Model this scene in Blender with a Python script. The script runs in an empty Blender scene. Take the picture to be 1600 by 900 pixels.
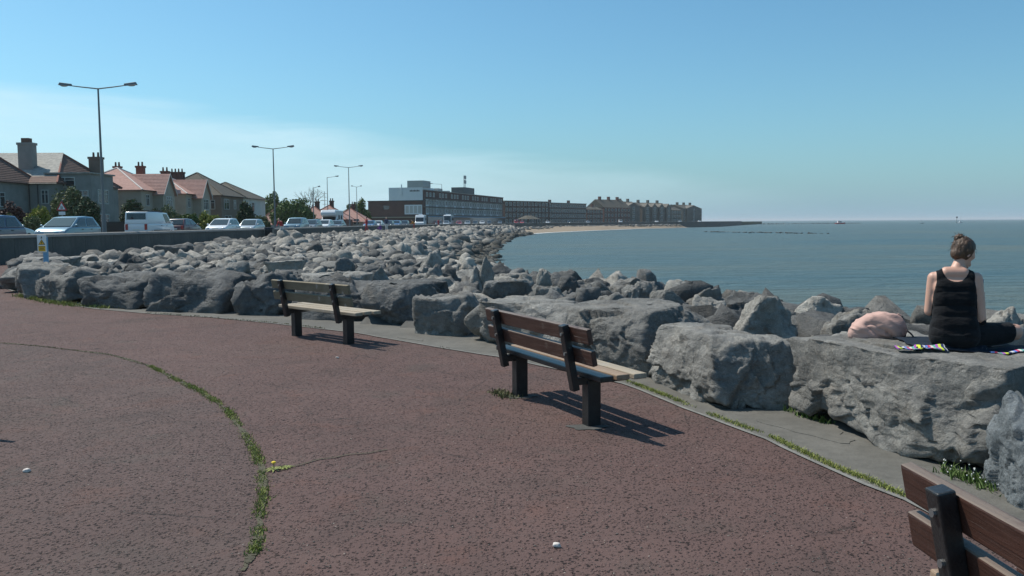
import bpy, bmesh, math, random
import numpy as np
from mathutils import Vector, Matrix

random.seed(7); rng = np.random.default_rng(7)
scn = bpy.context.scene
col = scn.collection
R = math.radians

# ------------------------------------------------------------------ camera
F = 1300.0; CAMH = 1.65
PITCH = math.atan(103.2 / F); ROLL = 0.0058
fw = Vector((0, math.cos(PITCH), -math.sin(PITCH)))
rt0 = Vector((1, 0, 0)); up0 = rt0.cross(fw)
rt = (rt0 * math.cos(ROLL) - up0 * math.sin(ROLL)).normalized()
up = rt.cross(fw).normalized()
CAM = Vector((0, 0, CAMH))
cd = bpy.data.cameras.new('camera'); cam = bpy.data.objects.new('camera', cd); col.objects.link(cam)
cd.sensor_fit = 'HORIZONTAL'; cd.sensor_width = 36; cd.lens = F / 1600 * 36
cd.clip_start = 0.05; cd.clip_end = 60000
m3 = Matrix((rt, up, -fw)).transposed()
cam.matrix_world = Matrix.Translation(CAM) @ m3.to_4x4()
scn.camera = cam
scn.render.resolution_x = 1024; scn.render.resolution_y = 576

# ------------------------------------------------------------------ light
SUN_TO = Vector((-0.64, 0.36, 1.0)).normalized()
EL = math.asin(SUN_TO.z); AZ = math.atan2(SUN_TO.x, SUN_TO.y)   # from +Y towards +X
w = bpy.data.worlds.new('World'); scn.world = w; w.use_nodes = True
nt = w.node_tree; N = nt.nodes; L = nt.links; N.clear()
wo = N.new('ShaderNodeOutputWorld'); bg = N.new('ShaderNodeBackground')
sky = N.new('ShaderNodeTexSky'); sky.sky_type = 'NISHITA'; sky.sun_disc = False
sky.sun_elevation = EL; sky.sun_rotation = AZ
sky.altitude = 0; sky.air_density = 1.0; sky.dust_density = 1.0; sky.ozone_density = 4.0
tint = N.new('ShaderNodeMix'); tint.data_type = 'RGBA'; tint.blend_type = 'MULTIPLY'
tint.inputs[0].default_value = 1; tint.inputs[7].default_value = (0.71, 1.09, 1.10, 1)
L.new(sky.outputs[0], tint.inputs[6])
# thin cirrus veil low in the sky, drifting down towards the sea
tc = N.new('ShaderNodeTexCoord')
sep = N.new('ShaderNodeSeparateXYZ'); L.new(tc.outputs['Generated'], sep.inputs[0])
def wm(op, a, b=None, c=None, clamp=False):
    n = N.new('ShaderNodeMath'); n.operation = op; n.use_clamp = clamp
    for i, q in enumerate((a, b, c)):
        if q is None: continue
        if isinstance(q, (int, float)): n.inputs[i].default_value = q
        else: L.new(q, n.inputs[i])
    return n.outputs[0]
mp = N.new('ShaderNodeMapping'); mp.inputs['Scale'].default_value = (2.2, 1.0, 16.0)
mp.inputs['Rotation'].default_value = (0, R(7), 0)
L.new(tc.outputs['Generated'], mp.inputs[0])
cn = N.new('ShaderNodeTexNoise'); cn.inputs['Scale'].default_value = 1.6; cn.inputs['Detail'].default_value = 7
cn.inputs['Roughness'].default_value = 0.6; cn.inputs['Distortion'].default_value = 0.4
L.new(mp.outputs[0], cn.inputs[0])
line = wm('MULTIPLY_ADD', sep.outputs[0], -0.125, 0.086)                  # upper edge of the veil
edge = wm('MULTIPLY_ADD', wm('SUBTRACT', cn.outputs[0], 0.5), 0.05, wm('SUBTRACT', line, sep.outputs[2]))
veil = wm('MULTIPLY', edge, 40.0, clamp=True)
fade = wm('MULTIPLY', wm('SUBTRACT', 0.36, sep.outputs[0]), 1.8, clamp=True)
amt = wm('MULTIPLY', wm('MULTIPLY', veil, fade), wm('MULTIPLY_ADD', cn.outputs[0], 0.9, 0.0), clamp=True)
cmix = N.new('ShaderNodeMix'); cmix.data_type = 'RGBA'
L.new(amt, cmix.inputs[0]); 
# pale haze hugging the horizon, brighter towards the sun
hf = wm('MULTIPLY', wm('POWER', 2.718, wm('MULTIPLY', wm('ABSOLUTE', sep.outputs[2]), -13.0)), 0.9, clamp=True)
sunside = wm('MULTIPLY_ADD', wm('MAXIMUM', wm('MULTIPLY', sep.outputs[0], -1.0), 0.0), 1.2, 1.0)
hcol = N.new('ShaderNodeMix'); hcol.data_type = 'RGBA'; hcol.blend_type = 'MULTIPLY'; hcol.inputs[0].default_value = 1
hcol.inputs[6].default_value = (2.45, 3.95, 5.15, 1); L.new(sunside, hcol.inputs[7])
hmix = N.new('ShaderNodeMix'); hmix.data_type = 'RGBA'; L.new(hf, hmix.inputs[0]); L.new(tint.outputs[2], hmix.inputs[6]); L.new(hcol.outputs[2], hmix.inputs[7])
L.new(hmix.outputs[2], cmix.inputs[6]); cmix.inputs[7].default_value = (6.0, 7.9, 8.8, 1)
L.new(cmix.outputs[2], bg.inputs[0]); bg.inputs[1].default_value = 0.125
L.new(bg.outputs[0], wo.inputs[0])
sd = bpy.data.lights.new('sun', 'SUN'); sd.energy = 5.0; sd.angle = R(0.53); sd.color = (1.0, 0.93, 0.84)
sun = bpy.data.objects.new('sun', sd); col.objects.link(sun)
sun.rotation_euler = (-SUN_TO).to_track_quat('-Z', 'Y').to_euler()
sun.location = (-30, 20, 50)
vs = scn.view_settings; vs.view_transform = 'Standard'; vs.look = 'None'; vs.gamma = 1; vs.use_curve_mapping = False
vs.exposure = -0.08

# ------------------------------------------------------------------ helpers
def ray(px, py):
    return fw + rt * ((px - 800) / F) + up * ((450 - py) / F)
def gp(px, py, z=0.0):
    d = ray(px, py); t = (z - CAMH) / d.z
    return CAM + d * t
def at(px, py, y):
    d = ray(px, py); return CAM + d * (y / d.y)

def link(name, me, parent=None, mats=(), loc=None, rot=None):
    o = bpy.data.objects.new(name, me); col.objects.link(o)
    for m in (mats if isinstance(mats, (list, tuple)) else [mats]):
        me.materials.append(m)
    if parent: o.parent = parent
    if loc is not None: o.location = loc
    if rot is not None: o.rotation_euler = rot
    return o
def empty(name, loc=(0, 0, 0), rz=0.0):
    o = bpy.data.objects.new(name, None); col.objects.link(o); o.location = loc; o.rotation_euler = (0, 0, rz)
    o.empty_display_size = 0.2
    return o
def tag(o, label=None, cat=None, group=None, kind=None):
    if label: o['label'] = label
    if cat: o['category'] = cat
    if group: o['group'] = group
    if kind: o['kind'] = kind
    return o
def copy_tree(o, parent=None):
    c = o.copy(); col.objects.link(c)
    if parent: c.parent = parent
    for ch in list(o.children): copy_tree(ch, c)
    return c

class MB:
    def __init__(s): s.v = []; s.f = []; s.m = []
    def add(s, vs_, fs, mi=0, M=None):
        b = len(s.v)
        s.v += [tuple(M @ Vector(q)) if M else tuple(q) for q in vs_]
        s.f += [tuple(b + i for i in q) for q in fs]; s.m += [mi] * len(fs)
        return s
    def box(s, a, b, mi=0, M=None):
        (x0, y0, z0), (x1, y1, z1) = a, b
        return s.add([(x0,y0,z0),(x1,y0,z0),(x1,y1,z0),(x0,y1,z0),(x0,y0,z1),(x1,y0,z1),(x1,y1,z1),(x0,y1,z1)],
                     [(3,2,1,0),(4,5,6,7),(0,1,5,4),(1,2,6,5),(2,3,7,6),(3,0,4,7)], mi, M)
    def prism(s, pts, axis, a, b, mi=0, M=None):
        """pts: closed 2-D outline; extruded along axis from a to b"""
        n = len(pts)
        def P(q, t):
            return {'x': (t, q[0], q[1]), 'y': (q[0], t, q[1]), 'z': (q[0], q[1], t)}[axis]
        vv = [P(q, a) for q in pts] + [P(q, b) for q in pts]
        ff = [tuple(range(n))[::-1], tuple(range(n, 2*n))] + [(i, (i+1) % n, n+(i+1) % n, n+i) for i in range(n)]
        return s.add(vv, ff, mi, M)
    def tube(s, p0, p1, r0, r1=None, n=10, mi=0, cap=True):
        r1 = r0 if r1 is None else r1
        p0 = Vector(p0); p1 = Vector(p1); d = (p1 - p0).normalized()
        a = d.orthogonal().normalized(); b = d.cross(a)
        vv = []
        for p, r in ((p0, r0), (p1, r1)):
            for k in range(n):
                t = 2*math.pi*k/n; vv.append(p + a*(r*math.cos(t)) + b*(r*math.sin(t)))
        ff = [(k, (k+1) % n, n+(k+1) % n, n+k) for k in range(n)]
        if cap: ff += [tuple(range(n))[::-1], tuple(range(n, 2*n))]
        return s.add(vv, ff, mi)
    def path(s, pts, rad, n=8, mi=0):
        for i in range(len(pts)-1):
            r0 = rad[i] if isinstance(rad, (list, tuple)) else rad
            r1 = rad[i+1] if isinstance(rad, (list, tuple)) else rad
            s.tube(pts[i], pts[i+1], r0, r1, n, mi)
        return s
    def ball(s, c, r, nu=12, nv=8, mi=0):
        rx, ry, rz = r if isinstance(r, (list, tuple)) else (r, r, r)
        vv = [(c[0], c[1], c[2]-rz)]
        for j in range(1, nv):
            ph = -math.pi/2 + math.pi*j/nv
            for i in range(nu):
                t = 2*math.pi*i/nu
                vv.append((c[0]+rx*math.cos(ph)*math.cos(t), c[1]+ry*math.cos(ph)*math.sin(t), c[2]+rz*math.sin(ph)))
        vv.append((c[0], c[1], c[2]+rz)); ff = []
        for i in range(nu):
            ff.append((0, 1+(i+1) % nu, 1+i))
            for j in range(nv-2):
                a = 1+j*nu; ff.append((a+i, a+(i+1) % nu, a+nu+(i+1) % nu, a+nu+i))
            a = 1+(nv-2)*nu; ff.append((a+i, a+(i+1) % nu, len(vv)-1))
        return s.add(vv, ff, mi)
    def build(s, name, mats, parent=None, smooth=False, bevel=0, seg=2, loc=None, rot=None):
        me = bpy.data.meshes.new(name); me.from_pydata(s.v, [], s.f)
        me.polygons.foreach_set('material_index', s.m)
        if smooth: me.polygons.foreach_set('use_smooth', [True]*len(s.f))
        me.update()
        o = link(name, me, parent, mats, loc, rot)
        if bevel:
            b = o.modifiers.new('bevel', 'BEVEL'); b.width = bevel; b.segments = seg; b.limit_method = 'ANGLE'
        return o

def np_mesh(name, V, Fc, mats, parent=None, smooth=False, mi=None, attrs=None):
    """fast mesh from numpy arrays, faces all of one size"""
    me = bpy.data.meshes.new(name); n = len(Fc); k = Fc.shape[1]
    me.vertices.add(len(V)); me.vertices.foreach_set('co', np.asarray(V, np.float32).ravel())
    me.loops.add(n*k); me.loops.foreach_set('vertex_index', np.asarray(Fc, np.int32).ravel())
    me.polygons.add(n); me.polygons.foreach_set('loop_start', np.arange(0, n*k, k, dtype=np.int32))
    if mi is not None: me.polygons.foreach_set('material_index', np.asarray(mi, np.int32))
    if smooth: me.polygons.foreach_set('use_smooth', np.ones(n, bool))
    me.update(calc_edges=True); me.validate()
    return link(name, me, parent, mats)

# numpy value noise
def _h(ix, iy, iz, seed):
    h = (ix.astype(np.int64)*374761393 + iy.astype(np.int64)*668265263 + iz.astype(np.int64)*1440662683 + seed*974634) & 0xffffffff
    h = ((h ^ (h >> 13)) * 1274126177) & 0xffffffff
    h = ((h ^ (h >> 16)) * 2246822519) & 0xffffffff
    return ((h ^ (h >> 15)) & 0xffff) / 65535.0
def vnoise(P, seed=0):
    i = np.floor(P); f = P - i; u = f*f*(3-2*f); i = i.astype(np.int64); out = 0
    for dx in (0, 1):
        for dy in (0, 1):
            for dz in (0, 1):
                wgt = (u[:, 0] if dx else 1-u[:, 0])*(u[:, 1] if dy else 1-u[:, 1])*(u[:, 2] if dz else 1-u[:, 2])
                out = out + wgt*_h(i[:, 0]+dx, i[:, 1]+dy, i[:, 2]+dz, seed)
    return out
def fbm(P, seed=0, octv=4, gain=0.5, ridge=False):
    s = 0; a = 1; t = 0
    for o in range(octv):
        v = vnoise(P*(2.03**o)+o*17.3, seed+o)
        if ridge: v = 1-np.abs(2*v-1)
        s = s+a*v; t += a; a *= gain
    return s/t

# ------------------------------------------------------------------ materials
MAT = {}
def mat(name, c, rough=0.7, c2=None, scale=6.0, detail=5, bump=0.0, bscale=None, metal=0.0, spec=0.5, coat=0.0, trans=0.0, stretch=None, emit=None):
    m = bpy.data.materials.new(name); m.use_nodes = True; MAT[name] = m
    n = m.node_tree.nodes; l = m.node_tree.links; b = n['Principled BSDF']
    b.inputs['Base Color'].default_value = (*c, 1); b.inputs['Roughness'].default_value = rough
    b.inputs['Metallic'].default_value = metal; b.inputs['Specular IOR Level'].default_value = spec
    b.inputs['Coat Weight'].default_value = coat; b.inputs['Coat Roughness'].default_value = 0.08
    b.inputs['Transmission Weight'].default_value = trans
    t = n.new('ShaderNodeTexCoord'); src = t.outputs['Object']
    if stretch:
        mm = n.new('ShaderNodeMapping'); mm.inputs['Scale'].default_value = stretch; l.new(src, mm.inputs[0]); src = mm.outputs[0]
    if c2:
        x = n.new('ShaderNodeTexNoise'); x.inputs['Scale'].default_value = scale; x.inputs['Detail'].default_value = detail
        x.inputs['Roughness'].default_value = 0.65; l.new(src, x.inputs[0])
        r = n.new('ShaderNodeValToRGB'); r.color_ramp.elements[0].position = 0.32; r.color_ramp.elements[1].position = 0.68
        r.color_ramp.elements[0].color = (*c, 1); r.color_ramp.elements[1].color = (*c2, 1)
        l.new(x.outputs[0], r.inputs[0]); l.new(r.outputs[0], b.inputs['Base Color'])
    if bump:
        y = n.new('ShaderNodeTexNoise'); y.inputs['Scale'].default_value = bscale or scale*4; y.inputs['Detail'].default_value = 6
        l.new(src, y.inputs[0]); u = n.new('ShaderNodeBump'); u.inputs['Strength'].default_value = bump; u.inputs['Distance'].default_value = 0.02
        l.new(y.outputs[0], u.inputs['Height']); l.new(u.outputs[0], b.inputs['Normal'])
    return m

class NB:
    """small node-building helper"""
    def __init__(s, name):
        s.m = bpy.data.materials.new(name); s.m.use_nodes = True; MAT[name] = s.m
        s.n = s.m.node_tree.nodes; s.l = s.m.node_tree.links; s.b = s.n['Principled BSDF']
    def node(s, t, **kw):
        x = s.n.new(t)
        for k, v in kw.items(): setattr(x, k, v)
        return x
    def coord(s, kind='Object'): return s.node('ShaderNodeTexCoord').outputs[kind]
    def pos(s): return s.node('ShaderNodeNewGeometry').outputs['Position']
    def noise(s, src, scale, detail=5, rough=0.6, dist=0.0):
        x = s.node('ShaderNodeTexNoise'); s.l.new(src, x.inputs[0])
        x.inputs['Scale'].default_value = scale; x.inputs['Detail'].default_value = detail
        x.inputs['Roughness'].default_value = rough; x.inputs['Distortion'].default_value = dist
        return x.outputs[0]
    def voro(s, src, scale, feature='F1', out='Distance', rand=1.0):
        x = s.node('ShaderNodeTexVoronoi'); x.feature = feature; s.l.new(src, x.inputs[0]); x.inputs['Scale'].default_value = scale
        x.inputs['Randomness'].default_value = rand
        return x.outputs[out]
    def map(s, src, scale=(1, 1, 1), rot=(0, 0, 0)):
        x = s.node('ShaderNodeMapping'); s.l.new(src, x.inputs[0]); x.inputs['Scale'].default_value = scale; x.inputs['Rotation'].default_value = rot
        return x.outputs[0]
    def ramp(s, src, stops):
        x = s.node('ShaderNodeValToRGB'); s.l.new(src, x.inputs[0]); e = x.color_ramp.elements
        while len(e) < len(stops): e.new(0.5)
        for k, (p, c) in enumerate(stops):
            e[k].position = p; e[k].color = (*c, 1) if isinstance(c, tuple) else (c, c, c, 1)
        return x.outputs[0]
    def math(s, op, a, b=None, clamp=False):
        x = s.node('ShaderNodeMath'); x.operation = op; x.use_clamp = clamp
        for i, q in enumerate((a, b)):
            if q is None: continue
            if isinstance(q, (int, float)): x.inputs[i].default_value = q
            else: s.l.new(q, x.inputs[i])
        return x.outputs[0]
    def mix(s, f, a, b, mode='MIX'):
        x = s.node('ShaderNodeMix'); x.data_type = 'RGBA'; x.blend_type = mode
        for i, q in ((0, f), (6, a), (7, b)):
            if isinstance(q, (int, float)): x.inputs[i].default_value = q
            elif isinstance(q, tuple): x.inputs[i].default_value = (*q, 1)
            else: s.l.new(q, x.inputs[i])
        return x.outputs[2]
    def bump(s, h, strength, dist, prev=None):
        x = s.node('ShaderNodeBump'); s.l.new(h, x.inputs['Height']); x.inputs['Strength'].default_value = strength
        x.inputs['Distance'].default_value = dist
        if prev is not None: s.l.new(prev, x.inputs['Normal'])
        return x.outputs[0]
    def out(s, color=None, rough=None, normal=None):
        for k, q in (('Base Color', color), ('Roughness', rough), ('Normal', normal)):
            if q is None: continue
            if isinstance(q, (int, float)): s.b.inputs[k].default_value = q
            elif isinstance(q, tuple): s.b.inputs[k].default_value = (*q, 1)
            else: s.l.new(q, s.b.inputs[k])
        return s.m

def rock_material(name, dark, mid, light, lime=0.0, tide=True, ochre=0.25):
    q = NB(name); o = q.pos()
    n1 = q.noise(o, 1.3, 6, 0.62); n2 = q.noise(o, 9.0, 6, 0.7); n3 = q.noise(q.map(o, (1, 1, 3.2), (0.35, 0.2, 0)), 5.0, 6, 0.65, 0.6)
    c = q.ramp(n1, [(0.30, dark), (0.52, mid), (0.72, light)])
    c = q.mix(q.ramp(n2, [(0.35, 0.75), (0.65, 0.0)]), c, dark)
    c = q.mix(q.math('MULTIPLY', q.ramp(q.noise(o, 2.4, 4), [(0.55, 0.0), (0.75, 1.0)]), ochre), c, (0.27, 0.20, 0.12))
    oi = q.node('ShaderNodeObjectInfo')
    c = q.mix(1.0, c, q.ramp(oi.outputs['Random'], [(0.0, 0.78), (1.0, 1.18)]), 'MULTIPLY')
    if lime:
        sp = q.ramp(q.noise(q.map(o, (1, 1, 0.35)), 3.2, 5, 0.7), [(0.62, 0.0), (0.70, 1.0)])
        sp = q.math('MULTIPLY', sp, q.ramp(q.noise(o, 40, 3), [(0.45, 0.0), (0.6, 1.0)]))
        c = q.mix(q.math('MULTIPLY', sp, lime), c, (0.62, 0.61, 0.56))
    if tide:      # weed and wet stain on the stone of the tidal zone
        z = q.node('ShaderNodeSeparateXYZ'); q.l.new(o, z.inputs[0])
        zz = q.math('ADD', z.outputs[2], q.math('MULTIPLY', q.noise(o, 0.5, 4), 1.0))
        t = q.math('MULTIPLY', q.math('SUBTRACT', -0.25, zz), 0.9, clamp=True)
        c = q.mix(q.math('MULTIPLY', t, 0.82), c, (0.030, 0.030, 0.022))
    wn = q.node('ShaderNodeTexNoise'); wn.inputs['Scale'].default_value = 3.0; wn.inputs['Detail'].default_value = 4; q.l.new(o, wn.inputs[0])
    va = q.node('ShaderNodeVectorMath'); va.operation = 'MULTIPLY_ADD'; q.l.new(wn.outputs[1], va.inputs[0]); va.inputs[1].default_value = (.35, .35, .35); q.l.new(o, va.inputs[2])
    crk = q.ramp(q.voro(va.outputs[0], 2.3, 'DISTANCE_TO_EDGE'), [(0.0, 0.0), (0.035, 1.0)])
    crk2 = q.ramp(q.voro(va.outputs[0], 7.5, 'DISTANCE_TO_EDGE'), [(0.0, 0.0), (0.06, 1.0)])
    pitn = q.noise(o, 34, 6, 0.75); pits = q.ramp(pitn, [(0.36, 0.0), (0.48, 1.0)])
    c = q.mix(q.math('MULTIPLY', q.math('SUBTRACT', 1.0, pits), 0.45), c, dark)  # pit shade put into the colour, imitating dark speckle under grazing sun
    c = q.mix(q.ramp(q.noise(o, 85, 4, .7), [(0.56, 0.0), (0.66, 0.55)]), c, light)
    nb = q.bump(n3, 0.8, 0.06)
    nb = q.bump(crk, 0.45, 0.025, nb); nb = q.bump(crk2, 0.30, 0.012, nb)
    nb = q.bump(q.noise(o, 14, 8, 0.75), 0.9, 0.035, nb)
    nb = q.bump(pitn, 0.8, 0.014, nb)
    q.b.inputs['Specular IOR Level'].default_value = 0.25
    return q.out(c, 0.9, nb)

rock_material('rock_grey', (0.142, 0.140, 0.130), (0.305, 0.297, 0.273), (0.440, 0.425, 0.385), 0.55)
rock_material('rock_dark', (0.085, 0.088, 0.087), (0.170, 0.171, 0.165), (0.265, 0.262, 0.248), 0.25)
rock_material('rock_pale', (0.22, 0.21, 0.188), (0.46, 0.438, 0.39), (0.62, 0.595, 0.535), 0.3)
rock_material('rock_blue', (0.156, 0.182, 0.195), (0.286, 0.315, 0.325), (0.403, 0.432, 0.438), 0.3, ochre=0.08)

def asphalt(name='red_asphalt', tone=(1.0, 1.0, 1.0), chips=1.0, pore=1.03):
    q = NB(name); o = q.coord()
    big = q.noise(o, 0.35, 5, 0.6); med = q.noise(o, 2.2, 5, 0.65)
    c = q.ramp(big, [(0.3, (0.122, 0.076, 0.070)), (0.7, (0.154, 0.101, 0.093))])
    c = q.mix(q.ramp(med, [(0.35, 0.45), (0.65, 0.0)]), c, (0.098, 0.065, 0.060))
    wn = q.node('ShaderNodeTexNoise'); wn.inputs['Scale'].default_value = 45; q.l.new(o, wn.inputs[0])
    va = q.node('ShaderNodeVectorMath'); va.operation = 'MULTIPLY_ADD'; q.l.new(wn.outputs[1], va.inputs[0]); va.inputs[1].default_value = (.022, .022, 0); q.l.new(o, va.inputs[2]); oo = va.outputs[0]
    chipc = q.voro(oo, 52, 'F1', 'Color'); chipd = q.voro(oo, 52, 'F1', 'Distance')
    sel = q.node('ShaderNodeSeparateColor'); q.l.new(chipc, sel.inputs[0])
    light = q.math('MULTIPLY', q.ramp(sel.outputs[0], [(0.80, 0.0), (0.86, 1.0)]), q.ramp(chipd, [(0.30, 1.0), (0.42, 0.0)]))
    patch = q.ramp(q.noise(o, 0.6, 4), [(0.35, 0.35), (0.65, 1.0)])
    c = q.mix(q.math('MULTIPLY', q.math('MULTIPLY', light, 0.65*chips), patch), c, (0.25, 0.165, 0.135))
    dark = q.math('MULTIPLY', q.math('GREATER_THAN', q.math('ADD', sel.outputs[1], q.math('MULTIPLY', q.noise(o, 3.0, 5, .7), 0.5)), pore), q.ramp(chipd, [(0.25, 1.0), (0.5, 0.0)]))
    c = q.mix(q.math('MULTIPLY', dark, 0.9), c, (0.022, 0.016, 0.015))
    spk = q.ramp(sel.outputs[2], [(0.985, 0.0), (0.99, 1.0)])
    c = q.mix(q.math('MULTIPLY', spk, q.ramp(chipd, [(0.15, 0.8), (0.3, 0.0)])), c, (0.40, 0.37, 0.33))
    stain = q.ramp(q.noise(o, 0.9, 7, 0.7, 0.6), [(0.52, 0.0), (0.72, 0.55)])
    c = q.mix(stain, c, (0.066, 0.053, 0.049))
    dust = q.ramp(q.noise(q.map(o, (1, 1, 1), (0, 0, 0.7)), 0.5, 7, 0.72, 0.8), [(0.55, 0.0), (0.8, 0.45)])
    c = q.mix(dust, c, (0.165, 0.130, 0.115))
    c = q.mix(q.ramp(q.noise(o, 1.7, 6, .7, .4), [(0.55, 0.0), (0.75, 0.5)]), c, (0.175, 0.085, 0.065))
    c = q.mix(q.ramp(q.noise(q.map(o, (1, 1, 1), (0, 0, 2)), 1.3, 6, .7, .4), [(0.56, 0.0), (0.75, 0.5)]), c, (0.085, 0.083, 0.072))
    hair = q.ramp(q.voro(q.map(oo, (1, 1, 0)), 0.55, 'DISTANCE_TO_EDGE'), [(0.0, 1.0), (0.006, 0.0)])
    hair = q.math('MULTIPLY', hair, q.ramp(q.noise(o, 0.8, 4), [(0.52, 0.0), (0.62, 1.0)]))
    c = q.mix(q.math('MULTIPLY', hair, 0.7), c, (0.030, 0.026, 0.024))
    c = q.mix(1.0, c, tone, 'MULTIPLY')
    h = q.math('SUBTRACT', q.math('MULTIPLY', sel.outputs[0], q.ramp(chipd, [(0.1, 1.0), (0.55, 0.0)])), q.math('MULTIPLY', dark, 1.2))
    nb = q.bump(h, 1.0, 0.018); nb = q.bump(q.noise(o, 150, 4, .7), 0.7, 0.006, nb); nb = q.bump(med, 0.4, 0.03, nb)
    q.b.inputs['Specular IOR Level'].default_value = 0.3
    return q.out(c, 0.88, nb)
asphalt('red_asphalt', (0.88, 0.84, 0.80), 1.0, 1.08)
asphalt('old_asphalt', (0.80, 0.82, 0.79), 1.5, 1.03)

def concrete(name, a, b, d, sc=1.0):
    q = NB(name); o = q.coord()
    c = q.ramp(q.noise(o, 1.2*sc, 6, 0.65), [(0.3, a), (0.7, b)])
    c = q.mix(q.ramp(q.noise(o, 7*sc, 6, 0.75), [(0.45, 0.0), (0.75, 0.6)]), c, d)
    c = q.mix(q.ramp(q.noise(q.map(o, (1, 1, 0.12)), 3*sc, 5, 0.7), [(0.5, 0.0), (0.75, 0.5)]), c, d)
    nb = q.bump(q.noise(o, 40, 5, 0.7), 0.4, 0.01); nb = q.bump(q.noise(o, 5, 5), 0.35, 0.03, nb)
    return q.out(c, 0.9, nb)
concrete('kerb_concrete', (0.098, 0.094, 0.082), (0.152, 0.146, 0.128), (0.060, 0.059, 0.050))
concrete('wall_concrete', (0.075, 0.078, 0.072), (0.12, 0.122, 0.112), (0.045, 0.048, 0.044))
concrete('coping', (0.16, 0.155, 0.14), (0.23, 0.225, 0.205), (0.10, 0.10, 0.09))

def sea_mat():
    q = NB('sea_water'); o = q.coord()
    big = q.noise(q.map(o, (0.012, 0.040, 1), (0, 0, 0.25)), 1.0, 6, 0.65, 0.5)
    c = q.ramp(big, [(0.36, (0.050, 0.092, 0.100)), (0.50, (0.074, 0.104, 0.096)), (0.64, (0.105, 0.116, 0.088))])
    cap = q.noise(q.map(o, (0.05, 0.25, 1), (0, 0, 0.2)), 1.0, 8, 0.75)
    c = q.mix(q.ramp(cap, [(0.70, 0.0), (0.725, 0.8)]), c, (0.55, 0.58, 0.57))
    w1 = q.noise(q.map(o, (0.25, 0.55, 1), (0, 0, 0.35)), 1.0, 5, 0.65, 0.6)
    w2 = q.noise(q.map(o, (1.3, 2.2, 1), (0, 0, -0.45)), 1.0, 5, 0.7, 0.5)
    w3 = q.noise(q.map(o, (0.045, 0.13, 1), (0, 0, 0.2)), 1.0, 4, 0.6)
    nb = q.bump(w3, 0.45, 2.0); nb = q.bump(w1, 1.0, 0.9, nb); nb = q.bump(w2, 0.9, 0.2, nb)
    q.b.inputs['IOR'].default_value = 1.333; q.b.inputs['Specular IOR Level'].default_value = 0.3
    return q.out(c, 0.30, nb)
sea_mat()

mat('sand', (0.22, 0.17, 0.115), 0.95, (0.30, 0.235, 0.165), 0.15, bump=0.3, bscale=3)
mat('foam', (0.55, 0.56, 0.54), 0.8, (0.75, 0.76, 0.74), 0.8)
mat('road_asphalt', (0.045, 0.046, 0.048), 0.9, (0.065, 0.065, 0.066), 2.0, bump=0.3, bscale=60)
mat('road_paint', (0.70, 0.70, 0.67), 0.7, (0.55, 0.55, 0.52), 5)
mat('paving', (0.19, 0.18, 0.165), 0.9, (0.26, 0.25, 0.23), 1.2, bump=0.2)
mat('land', (0.055, 0.075, 0.030), 0.95, (0.09, 0.095, 0.05), 0.08, bump=0.4, bscale=2)
mat('rubble', (0.05, 0.05, 0.047), 0.95, (0.10, 0.098, 0.09), 2.5, bump=1.0, bscale=8)
def wood(name, a, b, e, rough=0.6, worn=None):
    q = NB(name); o = q.coord()
    g = q.noise(q.map(o, (1.6, 26, 26)), 1.0, 6, 0.65, 0.8); s = q.noise(o, 3.5, 5, 0.7)
    c = q.ramp(g, [(0.3, a), (0.7, b)]); c = q.mix(q.ramp(s, [(0.5, 0.0), (0.72, 0.8)]), c, e)
    split = q.ramp(q.noise(q.map(o, (0.9, 60, 60)), 1.0, 4, 0.6), [(0.30, 1.0), (0.36, 0.0)])
    c = q.mix(q.math('MULTIPLY', split, 0.75), c, tuple(x*.3 for x in a))
    blot = q.math('MULTIPLY', q.ramp(q.noise(o, 7, 4), [(0.66, 0.0), (0.69, 1.0)]), 0.5)
    if worn:        # varnish gone from the weather-side edges
        gn = q.node('ShaderNodeNewGeometry'); sz = q.node('ShaderNodeSeparateXYZ'); q.l.new(gn.outputs['Normal'], sz.inputs[0])
        up_ = q.math('MULTIPLY', q.ramp(sz.outputs[2], [(0.55, 0.0), (0.8, 1.0)]), q.ramp(q.noise(q.map(o, (2, 20, 20)), 1.0, 5, .7), [(0.35, 0.0), (0.5, 1.0)]))
        c = q.mix(q.math('MULTIPLY', up_, 0.9), c, worn)
        c = q.mix(blot, c, tuple(x*.7 for x in worn))
    else: c = q.mix(blot, c, (0.42, 0.40, 0.36))
    nb = q.bump(g, 0.7, 0.008); nb = q.bump(split, 0.6, -0.01, nb); nb = q.bump(q.noise(o, 90, 4), 0.4, 0.003, nb)
    return q.out(c, rough, nb)
wood('wood_weathered', (0.27, 0.22, 0.155), (0.39, 0.33, 0.245), (0.34, 0.315, 0.27), 0.75)
wood('wood_ochre', (0.15, 0.118, 0.070), (0.22, 0.178, 0.112), (0.26, 0.225, 0.16), 0.75)
wood('wood_mahogany', (0.040, 0.017, 0.011), (0.072, 0.029, 0.019), (0.085, 0.042, 0.028), 0.5, worn=(0.17, 0.13, 0.10))
wood('wood_worn_red', (0.23, 0.15, 0.095), (0.34, 0.25, 0.17), (0.20, 0.105, 0.06), 0.65)
mat('black_paint', (0.010, 0.011, 0.012), 0.38, (0.022, 0.024, 0.025), 12, bump=0.15, bscale=80)
mat('bolt_metal', (0.25, 0.25, 0.25), 0.45, metal=0.8)
mat('lamp_grey', (0.17, 0.18, 0.185), 0.5, metal=0.3)
mat('lamp_glass', (0.45, 0.47, 0.48), 0.2)
mat('sign_white', (0.72, 0.74, 0.72), 0.5); mat('sign_yellow', (0.75, 0.42, 0.02), 0.5); mat('sign_black', (0.012, 0.012, 0.012), 0.5)
mat('sign_red', (0.50, 0.03, 0.03), 0.5); mat('post_blue', (0.10, 0.27, 0.45), 0.5, (0.14, 0.32, 0.48), 6)
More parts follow.
